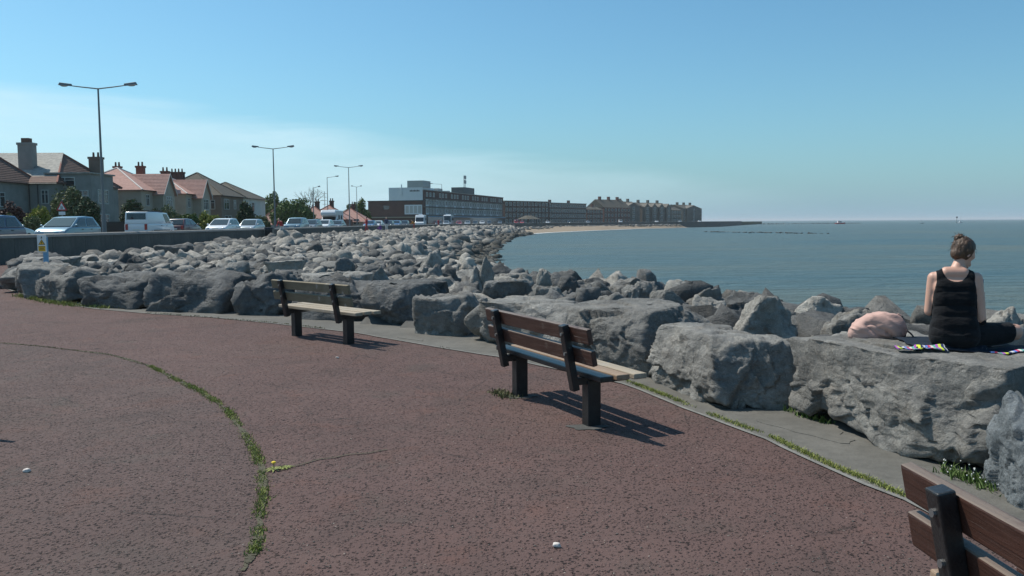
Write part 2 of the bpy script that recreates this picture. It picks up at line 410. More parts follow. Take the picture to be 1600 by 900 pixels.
mat('tyre', (0.012, 0.012, 0.012), 0.85); mat('rim', (0.40, 0.41, 0.42), 0.35, metal=0.7)
mat('car_glass', (0.012, 0.018, 0.022), 0.06, spec=0.9); mat('trim_black', (0.014, 0.014, 0.015), 0.5)
mat('light_clear', (0.62, 0.65, 0.66), 0.12, spec=0.8); mat('light_red', (0.35, 0.015, 0.012), 0.2)
mat('plate', (0.70, 0.68, 0.60), 0.5)
def paint(name, c, metal=0.0, rough=0.35): return mat(name, c, rough, metal=metal, coat=0.8)
paint('paint_silver_blue', (0.16, 0.25, 0.30), 0.5); paint('paint_white', (0.74, 0.76, 0.76)); paint('paint_silver', (0.46, 0.49, 0.50), 0.5)
paint('paint_navy', (0.012, 0.025, 0.085)); paint('paint_maroon', (0.075, 0.010, 0.014)); paint('paint_red', (0.50, 0.02, 0.02))
paint('paint_dark', (0.03, 0.033, 0.038), 0.3); paint('paint_grey', (0.16, 0.175, 0.185), 0.4); paint('paint_blue', (0.07, 0.16, 0.30), 0.3)

def tilemat(name, a, b, e):
    q = NB(name); o = q.coord()
    br = q.noise(q.map(o, (3.0, 3.0, 5.0)), 1.0, 3, 0.6); c = q.ramp(br, [(0.35, a), (0.65, b)])
    c = q.mix(q.ramp(q.noise(o, 0.6, 5, 0.7), [(0.5, 0.0), (0.7, 0.6)]), c, e)
    wv = q.node('ShaderNodeTexWave'); wv.bands_direction = 'Z'; wv.inputs['Scale'].default_value = 1.6; q.l.new(o, wv.inputs[0])
    return q.out(c, 0.85, q.bump(wv.outputs[0], 0.5, 0.05))
tilemat('roof_red', (0.37, 0.205, 0.165), (0.46, 0.27, 0.22), (0.33, 0.19, 0.16))
tilemat('roof_slate', (0.24, 0.235, 0.21), (0.38, 0.365, 0.32), (0.18, 0.18, 0.16))
tilemat('roof_brown', (0.105, 0.062, 0.047), (0.15, 0.088, 0.066), (0.07, 0.052, 0.042))
tilemat('roof_dark', (0.060, 0.055, 0.042), (0.088, 0.080, 0.060), (0.05, 0.052, 0.036))
mat('ridge_white', (0.60, 0.55, 0.50), 0.8); mat('ridge_red', (0.26, 0.10, 0.07), 0.8)
mat('render_grey', (0.20, 0.205, 0.19), 0.9, (0.27, 0.27, 0.25), 0.8, bump=0.25, bscale=30)
mat('render_beige', (0.33, 0.29, 0.23), 0.9, (0.40, 0.355, 0.285), 0.8, bump=0.25, bscale=30)
mat('render_brown', (0.16, 0.125, 0.095), 0.9, (0.20, 0.16, 0.125), 0.8)
mat('render_white', (0.52, 0.52, 0.48), 0.9, (0.60, 0.60, 0.56), 0.8)
mat('brick_dark', (0.075, 0.040, 0.033), 0.9, (0.11, 0.058, 0.045), 0.5, bump=0.2)
mat('brick_red', (0.14, 0.062, 0.045), 0.9, (0.18, 0.08, 0.06), 0.5)
mat('stone_dark', (0.115, 0.105, 0.088), 0.9, (0.17, 0.155, 0.13), 0.4)
mat('panel_pale', (0.33, 0.35, 0.34), 0.7, (0.40, 0.42, 0.40), 0.3); mat('panel_white', (0.66, 0.69, 0.70), 0.6, (0.58, 0.62, 0.64), 0.3)
mat('plant_dark', (0.03, 0.055, 0.065), 0.6); mat('window_white', (0.45, 0.46, 0.43), 0.6)
mat('window_glass', (0.030, 0.038, 0.042), 0.08, spec=0.8); mat('curtain', (0.42, 0.43, 0.41), 0.8)
mat('shop_blue', (0.10, 0.20, 0.30), 0.5); mat('pot', (0.13, 0.075, 0.055), 0.9)
mat('bark', (0.075, 0.055, 0.040), 0.95, (0.12, 0.09, 0.065), 8, bump=0.6)
def leafm(name, a, b):
    q = NB(name); oi = q.pos()
    c = q.ramp(q.noise(oi, 1.3, 4, 0.7), [(0.3, a), (0.7, b)]); q.b.inputs['Specular IOR Level'].default_value = 0.25
    q.b.inputs['Subsurface Weight'].default_value = 0.0
    return q.out(c, 0.65)
leafm('leaf_green', (0.075, 0.125, 0.030), (0.13, 0.19, 0.055)); leafm('leaf_dark', (0.035, 0.060, 0.024), (0.065, 0.095, 0.038))
leafm('leaf_yellow', (0.20, 0.22, 0.040), (0.30, 0.30, 0.06)); leafm('leaf_purple', (0.050, 0.022, 0.022), (0.080, 0.034, 0.030))
leafm('leaf_olive', (0.095, 0.115, 0.045), (0.17, 0.19, 0.085)); leafm('grass', (0.17, 0.215, 0.045), (0.32, 0.33, 0.10))
leafm('moss', (0.10, 0.11, 0.045), (0.19, 0.18, 0.085)); mat('crack_dirt', (0.060, 0.052, 0.034), 0.95, (0.10, 0.092, 0.055), 18, bump=0.6, bscale=60); mat('petal', (0.75, 0.55, 0.02), 0.7); mat('petal_white', (0.7, 0.7, 0.66), 0.7)

# ------------------------------------------------------------------ plan lines
SEA_Z = -2.6; ROAD_Z = 0.6
WALL = [(-21.5, -30), (-21.5, 20), (-21.5, 75), (-21.5, 150), (-18, 220), (-6, 310), (14, 390), (60, 470), (105, 530), (150, 600), (215, 780)]
EDGE = [(-21.3, 37), tuple(gp(27, 414).xy)] + [tuple(gp(*q).xy) for q in ((6, 450), (60, 469), (150, 483), (240, 491), (330, 496), (430, 506), (560, 521),
        (700, 546), (780, 558), (975, 600), (1100, 650), (1200, 687), (1300, 735), (1415, 782), (1600, 880))] + [(3.1, 1.8), (3.9, -1), (5, -6)]
CREST = [(-2, 285), (-10, 220), (-12, 150), (-12, 104), (-10.5, 60), (-7.5, 40), (-3.2, 28), (-0.2, 21.5), (1.4, 19), (3.0, 17), (3.6, 15), (4.8, 12.2), (6.6, 10.6), (8.2, 8), (9.5, 2), (10.5, -8)]
def offset(line, d):
    """shift a polyline sideways; positive = to the left of its direction"""
    P = [Vector(p) for p in line]; out = []
    for i, p in enumerate(P):
        a = (P[i]-P[i-1]).normalized() if i else (P[1]-P[0]).normalized()
        b = (P[i+1]-P[i]).normalized() if i < len(P)-1 else a
        t = (a+b).normalized(); n = Vector((-t.y, t.x)); k = max(0.4, n.dot(Vector((-a.y, a.x))))
        out.append(tuple(p + n*(d/k)))
    return out
def sdist(X, line):
    """signed distance of points to a polyline, positive to the left"""
    X = np.asarray(X, float); best = np.full(len(X), 1e9); sg = np.ones(len(X))
    for a, b in zip(line[:-1], line[1:]):
        a = np.array(a[:2], float); b = np.array(b[:2], float); ab = b-a
        t = np.clip(((X-a)@ab)/(ab@ab), 0, 1); q = X-(a+t[:, None]*ab); d = np.hypot(q[:, 0], q[:, 1])
        s = ab[0]*(X[:, 1]-a[1])-ab[1]*(X[:, 0]-a[0])
        m = d < best; best[m] = d[m]; sg[m] = np.where(s[m] >= 0, 1, -1)
    return best*sg
def surf(X):
    s = sdist(X, CREST); t = np.clip(s/9.5, 0, 1)
    return 0.28 - 3.4*(t*t*(3-2*t)*0.35+t*0.65) + 0.0*s
def strip(name, l0, l1, z0, z1, m, **kw):
    b = MB(); n = len(l0)
    b.v = [(*p[:2], z0) for p in l0] + [(*p[:2], z1) for p in l1]
    b.f = [(i, i+1, n+i+1, n+i) for i in range(n-1)]; b.m = [0]*(n-1)
    # make it face up
    for k, f in enumerate(b.f):
        v = [Vector(b.v[i]) for i in f[:3]]
        if (v[1]-v[0]).cross(v[2]-v[0]).z < 0: b.f[k] = f[::-1]
    return b.build(name, m, **kw)
def sheet(name, poly, z, m, skirt=0):
    a = sum(p[0]*q[1]-q[0]*p[1] for p, q in zip(poly, poly[1:]+poly[:1]))
    if a < 0: poly = poly[::-1]
    b = MB(); n = len(poly); b.add([(*p[:2], z) for p in poly], [tuple(range(n))])
    if skirt: b.add([(*p[:2], z) for p in poly]+[(*p[:2], z-skirt) for p in poly], [(i, n+i, n+(i+1) % n, (i+1) % n) for i in range(n)])
    return b.build(name, m)

# ------------------------------------------------------------------ setting
b = MB(); b.add([(-9000, -400, SEA_Z), (16000, -400, SEA_Z), (16000, 26000, SEA_Z), (-9000, 26000, SEA_Z)], [(0, 1, 2, 3)])
tag(b.build('sea', MAT['sea_water']), kind='structure')
landline = offset(WALL, 0.2)
tag(sheet('ground', landline + [(300, 1000), (200, 1500), (-3000, 3000), (-4000, 900), (-4000, -30)], 0.5, MAT['land'], skirt=4), kind='structure')
tag(strip('road', offset(WALL, 0.4), offset(WALL, 12.5), ROAD_Z, ROAD_Z, MAT['road_asphalt']), kind='structure')
pv = strip('pavement', offset(WALL, 12.5), offset(WALL, 16), ROAD_Z+0.12, ROAD_Z+0.12, MAT['paving']); tag(pv, kind='structure')
strip('kerb', offset(WALL, 12.49), offset(WALL, 12.5), ROAD_Z-0.02, ROAD_Z+0.12, MAT['kerb_concrete'], parent=pv)
md = strip('median', offset(WALL[:5], 3.7), offset(WALL[:5], 4.4), ROAD_Z+0.12, ROAD_Z+0.12, MAT['paving']); tag(md, kind='structure')
strip('kerb', offset(WALL[:5], 3.69), offset(WALL[:5], 3.7), ROAD_Z-0.02, ROAD_Z+0.12, MAT['kerb_concrete'], parent=md)
mk = MB()
for k in range(60):
    y = 10+k*5; x = -21.5-8.3
    mk.add([(x-.06, y, ROAD_Z+.004), (x+.06, y, ROAD_Z+.004), (x+.06, y+2, ROAD_Z+.004), (x-.06, y+2, ROAD_Z+.004)], [(0, 1, 2, 3)])
tag(mk.build('road_markings', MAT['road_paint']), 'white dashed lane line painted along the seafront road', kind='structure')

plat = EDGE + [(5, -12), (-21.2, -12)]
tag(sheet('promenade', plat, 0.0, MAT['red_asphalt']), kind='structure')
kl = EDGE[1:]
kb = strip('kerb_strip', offset(kl, -0.012), offset(kl, 1.15), 0.004, 0.004, MAT['kerb_concrete']); tag(kb, kind='structure')
eb = offset(kl, -0.02); ebv = []
for a, c in zip(eb[:-1], eb[1:]):
    n_ = max(2, int((Vector(c)-Vector(a)).length/.25))
    for k in range(n_): ebv.append((a[0]+(c[0]-a[0])*k/n_+random.gauss(0, .006), a[1]+(c[1]-a[1])*k/n_+random.gauss(0, .006)))
strip('edging_bead', ebv, offset(ebv, .032), .009, .010, MAT['coping'], parent=kb)
# joint lines of the concrete strip
kj = MB()
for i in range(2, len(kl)-1):
    a = Vector(kl[i]); c = Vector(kl[i+1]); n = int((c-a).length/2.6)
    nrm = Vector((-(c-a).y, (c-a).x)).normalized(); t = (c-a).normalized()
    for k in range(max(n, 0)):
        p = a+(c-a)*((k+.5)/n); q = p+nrm*1.1
        kj.add([(*(p-t*.006), .0075), (*(p+t*.006), .0075), (*(q+t*.006), .0075), (*(q-t*.006), .0075)], [(0, 1, 2, 3)])
kj.build('joint_lines', MAT['rubble'], parent=kb)

# ground under the rock armour
nx, ny = 130, 260
gx = np.linspace(-21.4, 24, nx); gy = np.concatenate([np.linspace(-8, 60, 130), np.linspace(61, 290, 130)])
X, Y = np.meshgrid(gx, gy); XY = np.stack([X.ravel(), Y.ravel()], 1)
Z = surf(XY) - 0.25; sE = sdist(XY, EDGE); Z = np.where(sE < 0.9, np.minimum(Z, -0.35), Z)
Z = Z + 0.18*(fbm(np.c_[XY*0.9, XY[:, :1]*0], 3, 3)-0.5)*2
ii = (np.arange(ny-1)[:, None]*nx + np.arange(nx-1)[None, :]).ravel()
Fq = np.stack([ii, ii+1, ii+nx+1, ii+nx], 1)
o = np_mesh('shore_slope', np.c_[XY, Z], Fq, MAT['rubble'], smooth=True); tag(o, kind='structure')
# beach
inn = [(-10, 255), (-8.5, 290), (-3.5, 318), (14, 390), (60, 470), (105, 530)]; out_ = [(3, 258), (7, 295), (16, 330), (38, 390), (72, 470), (113, 532)]
tag(strip('beach', inn, out_, -0.4, -2.8, MAT['sand']), kind='structure')
tag(strip('surf_line', [(x-1.6, y-1) for x, y in out_], [(x+0.3, y-2.5) for x, y in out_], -2.57, -2.57, MAT['foam']), 'thin white line of breaking surf along the sandy beach', kind='stuff')

# ------------------------------------------------------------------ sea wall
wall = empty('sea_wall', (-21.5, 0, 0))
tag(wall, 'long low concrete sea wall with rounded coping between road and boulders', 'wall')
pan = MB()
prof = [(0.0, -1.0), (0.03, 0.0), (0.0, 1.08), (-0.34, 1.08), (-0.34, -1.0)]
pan.prism(prof, 'y', 0.012, 2.988)
p0 = pan.build('panel', MAT['wall_concrete'], wall, bevel=0.015, loc=(0, -12, 0))
for k in range(1, 30):
    c = p0.copy(); col.objects.link(c); c.parent = wall; c.location = (0, -12+3*k, 0)
lo = MB()
W2 = [(-21.5, 78)] + WALL[3:]
wi = offset(W2, 0.34)
for i in range(len(W2)-1):
    a, c, d, e = W2[i], W2[i+1], wi[i+1], wi[i]
    vv = [(p[0]+21.5, p[1], z) for z in (-3.2, 1.08) for p in (a, c, d, e)]
    lo.add(vv, [(4, 5, 6, 7), (0, 1, 5, 4), (2, 3, 7, 6)])
lo.build('stem', MAT['wall_concrete'], wall)
cp = MB(); n = 7
W3 = [(-21.5, -12)] + W2
la = [offset(W3, 0.40-0.46*k/(n-1)) for k in range(n)]
zz = [1.08+0.15*math.sin(math.pi*k/(n-1))**0.5 for k in range(n)]
for i in range(len(W3)-1):
    for k in range(n-1):
        cp.add([(la[k][i][0]+21.5, la[k][i][1], zz[k]), (la[k+1][i][0]+21.5, la[k+1][i][1], zz[k+1]), (la[k+1][i+1][0]+21.5, la[k+1][i+1][1], zz[k+1]), (la[k][i+1][0]+21.5, la[k][i+1][1], zz[k])], [(0, 1, 2, 3)])
cp.build('coping', MAT['coping'], wall)

# ------------------------------------------------------------------ street lamps
def lamp(loc, h, arms, label, rz=0.0, arm=2.0, group=None):
    t = empty('street_lamp', loc, rz)
    m = MB(); m.tube((0, 0, 0), (0, 0, h*0.17), .14, .13, 12); m.tube((0, 0, h*0.17), (0, 0, h), .085, .05, 12)
    m.build('column', MAT['lamp_grey'], t)
    for s in arms:
        a = MB(); a.path([(0, 0, h-.03), (s*arm*.5, 0, h+.08), (s*arm*.85, 0, h+.17)], [.04, .035, .03])
        a.build('arm', MAT['lamp_grey'], t)
        hd = MB(); hd.add([(s*x, y, z) for x, y, z in [(arm*.8, -.09, h+.15), (arm*.8, .09, h+.15), (arm*1.18, .14, h+.20), (arm*1.18, -.14, h+.20),
              (arm*.8, -.07, h+.27), (arm*.8, .07, h+.27), (arm*1.15, .09, h+.36), (arm*1.15, -.09, h+.36)]],
              [(0, 1, 2, 3), (4, 5, 6, 7), (0, 1, 5, 4), (1, 2, 6, 5), (2, 3, 7, 6), (3, 0, 4, 7)])
        ho = hd.build('lamp_head', MAT['lamp_grey'], t, bevel=.02)
        g = MB(); g.ball((s*arm*1.02, 0, h+.17), (.24, .10, .07), 10, 6); g.build('lens', MAT['lamp_glass'], ho)
    return tag(t, label, 'street lamp', group or 'lamps along the seafront road')
def glamp(px, d, ytop, arms, label, arm=2.0, z0=ROAD_Z):
    top = at(px, ytop, d); lamp((top.x, d, z0), top.z-z0-.15, arms, label, arm=arm)
glamp(153, 51.3, 134, (-1, 1), 'tall grey double-arm street lamp beside the silver-blue hatchback')
glamp(426.5, 89, 230, (-1, 1), 'grey double-arm street lamp in front of the big round green tree', 1.9)
glamp(544.5, 130, 260, (-1, 1), 'grey double-arm street lamp just beside the overcab motorhome', 1.9)
glamp(557, 190, 291, (-1, 1), 'small far double-arm street lamp near the dark brick hotel block', 1.0)
glamp(489, 140, 292, (1,), 'single-arm street lamp beside the bare leafless tree', 1.0)
glamp(511, 161, 276, (1,), 'tall single-arm street lamp rising behind the overcab motorhome', 1.9)
glamp(690, 232, 287, (-1,), 'single-arm street lamp standing before the long hotel front', 3.0)
for px, d, yt in ((928, 470, 321), (963, 500, 322), (992, 530, 322), (1020, 560, 322)):
    glamp(px, d, yt, (1,), 'distant thin lamp column on the far promenade', 1.6)

# ------------------------------------------------------------------ houses
def quad(m, a, b, c, d, mi=0): m.add([a, b, c, d], [(0, 1, 2, 3)], mi)
def hip_roof(t, x0, x1, y0, y1, ze, zr, m, ridge_m, along='y', hip=None, over=0.35):
    """hip roof as one part, hip tiles as sub-parts"""
    x0 -= over; x1 += over; y0 -= over; y1 += over
    r = MB(); cx = (x0+x1)/2; cy = (y0+y1)/2
    if along == 'y':
        h = min((y1-y0)/2-.2, hip if hip is not None else (x1-x0)/2); A = (cx, y0+h, zr); B = (cx, y1-h, zr)
        cs = [(x0, y0, ze), (x1, y0, ze), (x1, y1, ze), (x0, y1, ze)]
        f = [[cs[0], cs[1], A], [cs[1], cs[2], B, A], [cs[2], cs[3], B], [cs[3], cs[0], A, B]]
    else:
        h = min((x1-x0)/2-.2, hip if hip is not None else (y1-y0)/2); A = (x0+h, cy, zr); B = (x1-h, cy, zr)
        cs = [(x0, y0, ze), (x1, y0, ze), (x1, y1, ze), (x0, y1, ze)]
        f = [[cs[3], cs[0], A], [cs[0], cs[1], B, A], [cs[1], cs[2], B], [cs[2], cs[3], A, B]]
    for q in f: r.add(q, [tuple(range(len(q)))])
    r.add([(x, y, ze-.12) for x, y, _ in cs], [(3, 2, 1, 0)])
    lo_ = [(x, y, ze-.12) for x, y, _ in cs]
    for i in range(4): r.add([cs[i], cs[(i+1) % 4], lo_[(i+1) % 4], lo_[i]], [(3, 2, 1, 0)])
    ro = r.build('roof', m, t)
    hips = [(cs[0], A), (cs[1], A if along == 'y' else B), (cs[2], B), (cs[3], B if along == 'y' else A), (A, B)]
    for k, (p, q) in enumerate(hips):
        g = MB(); g.tube(p, q, .11, .11, 6); g.build('hip_tiles' if k < 4 else 'ridge_tiles', ridge_m, ro)
    return ro
def window(t, c, wd, ht, face, mull=1, name='window', trans=True, fm='window_white', depth=.06):
    """face: 'x' looks to +x, 'y' looks to -y; frame > panes"""
    w_ = MB(); fw_ = .09
    def bx(m, u0, u1, z0, z1, d0, d1):
        if face == 'x': m.box((c[0]+d0, c[1]+u0, c[2]+z0), (c[0]+d1, c[1]+u1, c[2]+z1))
        else: m.box((c[0]+u0, c[1]-d1, c[2]+z0), (c[0]+u1, c[1]-d0, c[2]+z1))
    h, k = wd/2, ht/2
    bx(w_, -h, h, -k, -k+fw_, .002, depth); bx(w_, -h, h, k-fw_, k, .002, depth)
    for i in range(mull+2):
        u = -h+(wd-fw_)*i/(mull+1); bx(w_, u, u+fw_, -k+fw_, k-fw_, .002, depth)
    if trans: bx(w_, -h+fw_, h-fw_, k*.35, k*.35+.06, .004, depth-.005)
    wo_ = w_.build(name, MAT[fm], t)
    for i in range(mull+1):
        u0 = -h+(wd-fw_)*i/(mull+1)+fw_; u1 = -h+(wd-fw_)*(i+1)/(mull+1)
        g = MB(); bx(g, u0, u1, -k+fw_, k-fw_, .003, .02); g.build('pane', MAT['window_glass'], wo_)
    return wo_
def chimney(t, x, y, z0, z1, sx, sy, m, pots=2, ax='x'):
    c = MB(); c.box((x-sx/2, y-sy/2, z0), (x+sx/2, y+sy/2, z1-.25)); c.box((x-sx/2-.08, y-sy/2-.08, z1-.25), (x+sx/2+.08, y+sy/2+.08, z1))
    co = c.build('chimney', m, t)
    for k in range(pots):
        o_ = (k-(pots-1)/2)*min(.55, (sx if ax == 'x' else sy)/max(1, pots))
        p = MB(); p.tube((x+(o_ if ax == 'x' else 0), y+(0 if ax == 'x' else o_), z1-.02), (x+(o_ if ax == 'x' else 0), y+(0 if ax == 'x' else o_), z1+.55), .14, .11, 8)
        p.build('chimney_pot', MAT['pot'], co)
def walls(t, x0, x1, y0, y1, z0, z1, m, name='wall'):
    w_ = MB(); w_.box((x0, y0, z0), (x1, y1, z1)); return w_.build(name, m, t)
def gable_bay(t, x0, x1, y0, y1, z0, ze, zr, wm_, rm):
    """projecting front bay with a pointed gable looking to +x"""
    w_ = MB(); w_.prism([(y0, z0), (y1, z0), (y1, ze), ((y0+y1)/2, zr-.12), (y0, ze)], 'x', x0-2.5, x1); w_.build('bay', wm_, t)
    ro = MB(); cy = (y0+y1)/2; ov = .3
    for s, ya in ((-1, y0-ov), (1, y1+ov)):
        zl = ze-(zr-ze)*ov/(cy-y0)
        vv = [(x0-4.2, ya, zl), (x1+ov, ya, zl), (x1+ov, cy, zr), (x0-4.2, cy, zr)]
        vv += [(a, b_, c-.14) for a, b_, c in vv]
        ro.add(vv, [(0, 1, 2, 3) if s < 0 else (3, 2, 1, 0), (7, 6, 5, 4) if s < 0 else (4, 5, 6, 7), (1, 5, 6, 2), (0, 4, 5, 1), (3, 2, 6, 7), (0, 3, 7, 4)])
    ro.build('bay_roof', rm, t)
    for s, ya in ((-1, y0-ov), (1, y1+ov)):
        zl = ze-(zr-ze)*ov/(cy-y0)
        bd = MB(); bd.prism([(ya, zl-.16), (ya, zl+.05), (cy, zr+.05), (cy, zr-.16)], 'x', x1+ov, x1+ov+.05); bd.build('bargeboard', MAT['window_white'], t)

Zg = 0.5
# --- grey house with slate roof and big chimney
t = empty('house', (0, 0, 0)); g = MAT['render_grey']
walls(t, -62, -48.4, 89, 103, Zg, 6.1, g)
hip_roof(t, -62, -48.4, 89, 103, 6.1, 9.7, MAT['roof_brown'], MAT['ridge_red'], 'x', hip=3.2)
sl = MB(); quad(sl, (-62.3, 88.55, 6.0), (-48.05, 88.55, 6.0), (-51.1, 95.9, 9.83), (-58.9, 95.9, 9.83)); sl.build('slate_slope', MAT['roof_slate'], t)
walls(t, -62, -51.4, 81, 89, Zg, 6.05, g, 'wing')
hip_roof(t, -62, -51.4, 81, 91, 6.05, 9.55, MAT['roof_brown'], MAT['ridge_red'], 'x', hip=3.0)
chimney(t, -53.1, 92.2, 6.9, 10.6, 1.55, .95, g, 0)
pt = MB(); pt.box((-53.55, 91.9, 10.58), (-52.7, 92.55, 11.1)); pt.build('chimney_pot', MAT['pot'], t)
walls(t, -50.2, -45.4, 90.5, 95.5, Zg, 7.1, g, 'flat_roof_bay')
fr = MB(); fr.box((-50.4, 90.3, 7.1), (-45.2, 95.7, 7.25)); fr.build('flat_roof', MAT['roof_slate'], t)
chimney(t, -49.2, 99.5, 5.5, 9.6, 1.3, 1.0, MAT['render_brown'], 2)
for c, wd, ht, f in (((-52.6, 89, 4.6), 1.0, 1.6, 'y'), ((-49.6, 89, 4.6), .8, 1.5, 'y'), ((-48.2, 90.5, 6.2), 2.2, 1.1, 'y'), ((-46.3, 90.5, 4.4), 1.2, 1.9, 'y'), ((-45.4, 93, 4.7), 2.4, 1.6, 'x'),
                     ((-45.4, 93, 2.0), 2.4, 1.6, 'x'), ((-47.6, 90.5, 2.0), 1.6, 1.5, 'y'), ((-51.4, 84, 4.2), 1.8, 1.5, 'x'), ((-51.0, 89, 2.0), 1.6, 1.5, 'y')):
    window(t, c, wd, ht, f)
for x in (-51.2, -50.3):
    p = MB(); p.tube((x, 88.9, .5), (x, 88.9, 6.0), .05, .05, 6); p.build('drainpipe', MAT['trim_black'], t)
tag(t, 'large grey rendered house with slate roof and massive chimney stack', 'house', 'houses facing the seafront')

def house(x0, x1, y0, y1, ze, zr, wm_, rm, rg, label, bay=None, chim=(), along='y', wins=(), hip=None):
    t = empty('house', (0, 0, 0))
    walls(t, x0, x1, y0, y1, Zg, ze, wm_); hip_roof(t, x0, x1, y0, y1, ze, zr, rm, rg, along, hip)
    if bay:
        by0, by1, bx, bze, bzr = bay
        gable_bay(t, x1, bx, by0, by1, Zg, bze, bzr, wm_, rm)
        window(t, (bx, (by0+by1)/2, 4.5), 2.0, 1.6, 'x', 2); window(t, (bx, (by0+by1)/2, 2.0), 2.2, 1.7, 'x', 2)
    for c in chim: chimney(t, *c)
    for c, wd, ht, f in wins: window(t, c, wd, ht, f)
    d = MB(); d.box((x1+.003, y1-1.6, Zg), (x1+.06, y1-.7, 2.65)); do = d.build('door', MAT['paint_navy'], t)
    h = MB(); h.ball((x1+.09, y1-.8, 1.6), .05, 8, 6); h.build('handle', MAT['bolt_metal'], do)
    gt = MB(); gt.box((x1+.36, y0-.3, ze-.12), (x1+.46, y1+.3, ze-.02)); gt.build('gutter', MAT['trim_black'], t)
    return tag(t, label, 'house', 'houses facing the seafront')
house(-57, -46.9, 106, 115.5, 6.0, 9.05, MAT['render_beige'], MAT['roof_red'], MAT['ridge_white'], 'beige house with bright red hipped roof and pale hip tiles',
      bay=(109.5, 113.2, -45.6, 5.9, 8.3), chim=((-52.8, 112.5, 8.4, 9.4, .9, .6, MAT['brick_red'], 2), (-50.2, 113.6, 7, 9.5, 1.0, .7, MAT['brick_red'], 2)),
      wins=(((-54.5, 106, 4.4), 1.4, 1.4, 'y'), ((-46.9, 107.8, 4.7), 1.0, 1.5, 'x'), ((-50.5, 106, 2.0), 1.6, 1.5, 'y')))
house(-57, -46.9, 120.5, 130, 6.0, 8.9, MAT['render_beige'], MAT['roof_red'], MAT['ridge_white'], 'beige house with red roof and small gabled bay, beside the dark-roofed house',
      bay=(123.0, 126.6, -45.6, 5.8, 8.2), chim=((-50.2, 121.6, 7.6, 9.3, 1.1, .6, MAT['brick_red'], 2),),
      wins=(((-46.9, 121.6, 4.7), .9, 1.4, 'x'), ((-50.5, 120.5, 4.5), 1.4, 1.4, 'y'), ((-49.5, 120.5, 2.0), 1.6, 1.5, 'y')))
house(-58, -46.5, 134, 145, 6.2, 10.1, MAT['render_brown'], MAT['roof_dark'], MAT['roof_dark'], 'brown house with tall dark tiled roof and wide chimney',
      chim=((-54.6, 137, 8.4, 10.1, 2.2, .9, MAT['brick_dark'], 4),), wins=(((-46.5, 136.4, 4.8), 2.4, 1.7, 'x'), ((-46.5, 140.5, 4.8), 1.2, 1.5, 'x'), ((-46.5, 137, 2.1), 3.2, 1.7, 'x'), ((-46.5, 142.4, 2.1), 1.6, 1.7, 'x'), ((-48.2, 134, 4.7), 1.4, 1.5, 'y')))
house(-61, -49.5, 156, 168, 6.4, 9.6, MAT['render_white'], MAT['roof_dark'], MAT['roof_dark'], 'white rendered house with low dark roof at the end of the row',
      wins=(((-52, 156, 4.8), 1.3, 1.7, 'y'), ((-55.5, 156, 4.8), 1.2, 1.6, 'y'), ((-49.5, 160, 4.8), 1.6, 1.7, 'x'), ((-53, 156, 2.0), 1.5, 1.6, 'y')))
def bungalow(px, d, ytop, wid, wm_, label):
    p = at(px, ytop, d); t = empty('bungalow', (p.x, d, 0)); zr = p.z
    walls(t, -wid/2, wid/2, 0, 8, Zg, zr-3.2, wm_); hip_roof(t, -wid/2, wid/2, 0, 8, zr-3.2, zr, MAT['roof_red'], MAT['ridge_red'], 'y')
    chimney(t, 0.6, 4, zr-1.2, zr+1.0, .9, .6, MAT['brick_dark'], 2)
    window(t, (wid*.22, 0, 1.9), 1.4, 1.3, 'y'); window(t, (-wid*.22, 0, 1.9), 1.4, 1.3, 'y')
    return tag(t, label, 'house', 'houses facing the seafront')
bungalow(508, 185, 320, 9, MAT['brick_red'], 'red-roofed bungalow behind the overcab motorhome')
bungalow(484, 170, 322, 9, MAT['brick_red'], 'red-roofed bungalow half hidden behind the round green tree')
bungalow(543, 195, 325, 9, MAT['render_beige'], 'orange-roofed bungalow beside the double-arm lamp')
bungalow(421, 180, 328, 6, MAT['brick_red'], 'small brick bungalow past the white end house')
# aerial mast behind
p = at(507, 299, 190); ms = empty('radio_mast', (p.x, 190, .5)); m = MB()
m.tube((0, 0, 0), (0, 0, p.z-.5), .09, .06, 6); m.build('pole', MAT['lamp_grey'], ms)
for k in range(4):
    m = MB(); m.tube((-.5, 0, p.z-1-k*.8), (.5, 0, p.z-1-k*.8), .04, .04, 6); m.build('crossbar', MAT['lamp_grey'], ms)
tag(ms, 'thin aerial mast rising behind the red-roofed bungalow', 'mast')

# ------------------------------------------------------------------ seafront blocks
def frame_obj(name, N0, N1):
    a = Vector((N1[0]-N0[0], N1[1]-N0[1])); ang = math.atan2(a.y, a.x)
    return empty(name, (N0[0], N0[1], 0), ang), a.length
# local frame: +x along the front, -y looks to the sea
def winmesh(wd, ht, mull):
    f = MB(); h = wd/2; k = ht/2; fw_ = .16
    f.box((-h, -.12, -k), (h, -.005, -k+fw_)); f.box((-h, -.12, k-fw_), (h, -.005, k))
    for i in range(mull+2):
        u = -h+(wd-fw_)*i/(mull+1); f.box((u, -.12, -k+fw_), (u+fw_, -.005, k-fw_))
    return f
WIN = {}
def far_window(t, x, z, wd, ht, mull=1, y=0.0, fm='window_white'):
    key = (wd, ht, mull, fm)
    if key not in WIN:
        f = winmesh(wd, ht, mull); me = bpy.data.meshes.new('window'); me.from_pydata(f.v, [], f.f); me.materials.append(MAT[fm])
        g = MB(); g.box((-wd/2+.1, -.05, -ht/2+.1), (wd/2-.1, -.004, ht/2-.1)); ge = bpy.data.meshes.new('pane'); ge.from_pydata(g.v, [], g.f); ge.materials.append(MAT['window_glass'])
        WIN[key] = (me, ge)
    me, ge = WIN[key]
    o = bpy.data.objects.new('window', me); col.objects.link(o); o.parent = t; o.location = (x, y, z)
    p = bpy.data.objects.new('pane', ge); col.objects.link(p); p.parent = o
    return o
t, Ln = frame_obj('hotel', (-31.5, 299), (-4, 403))
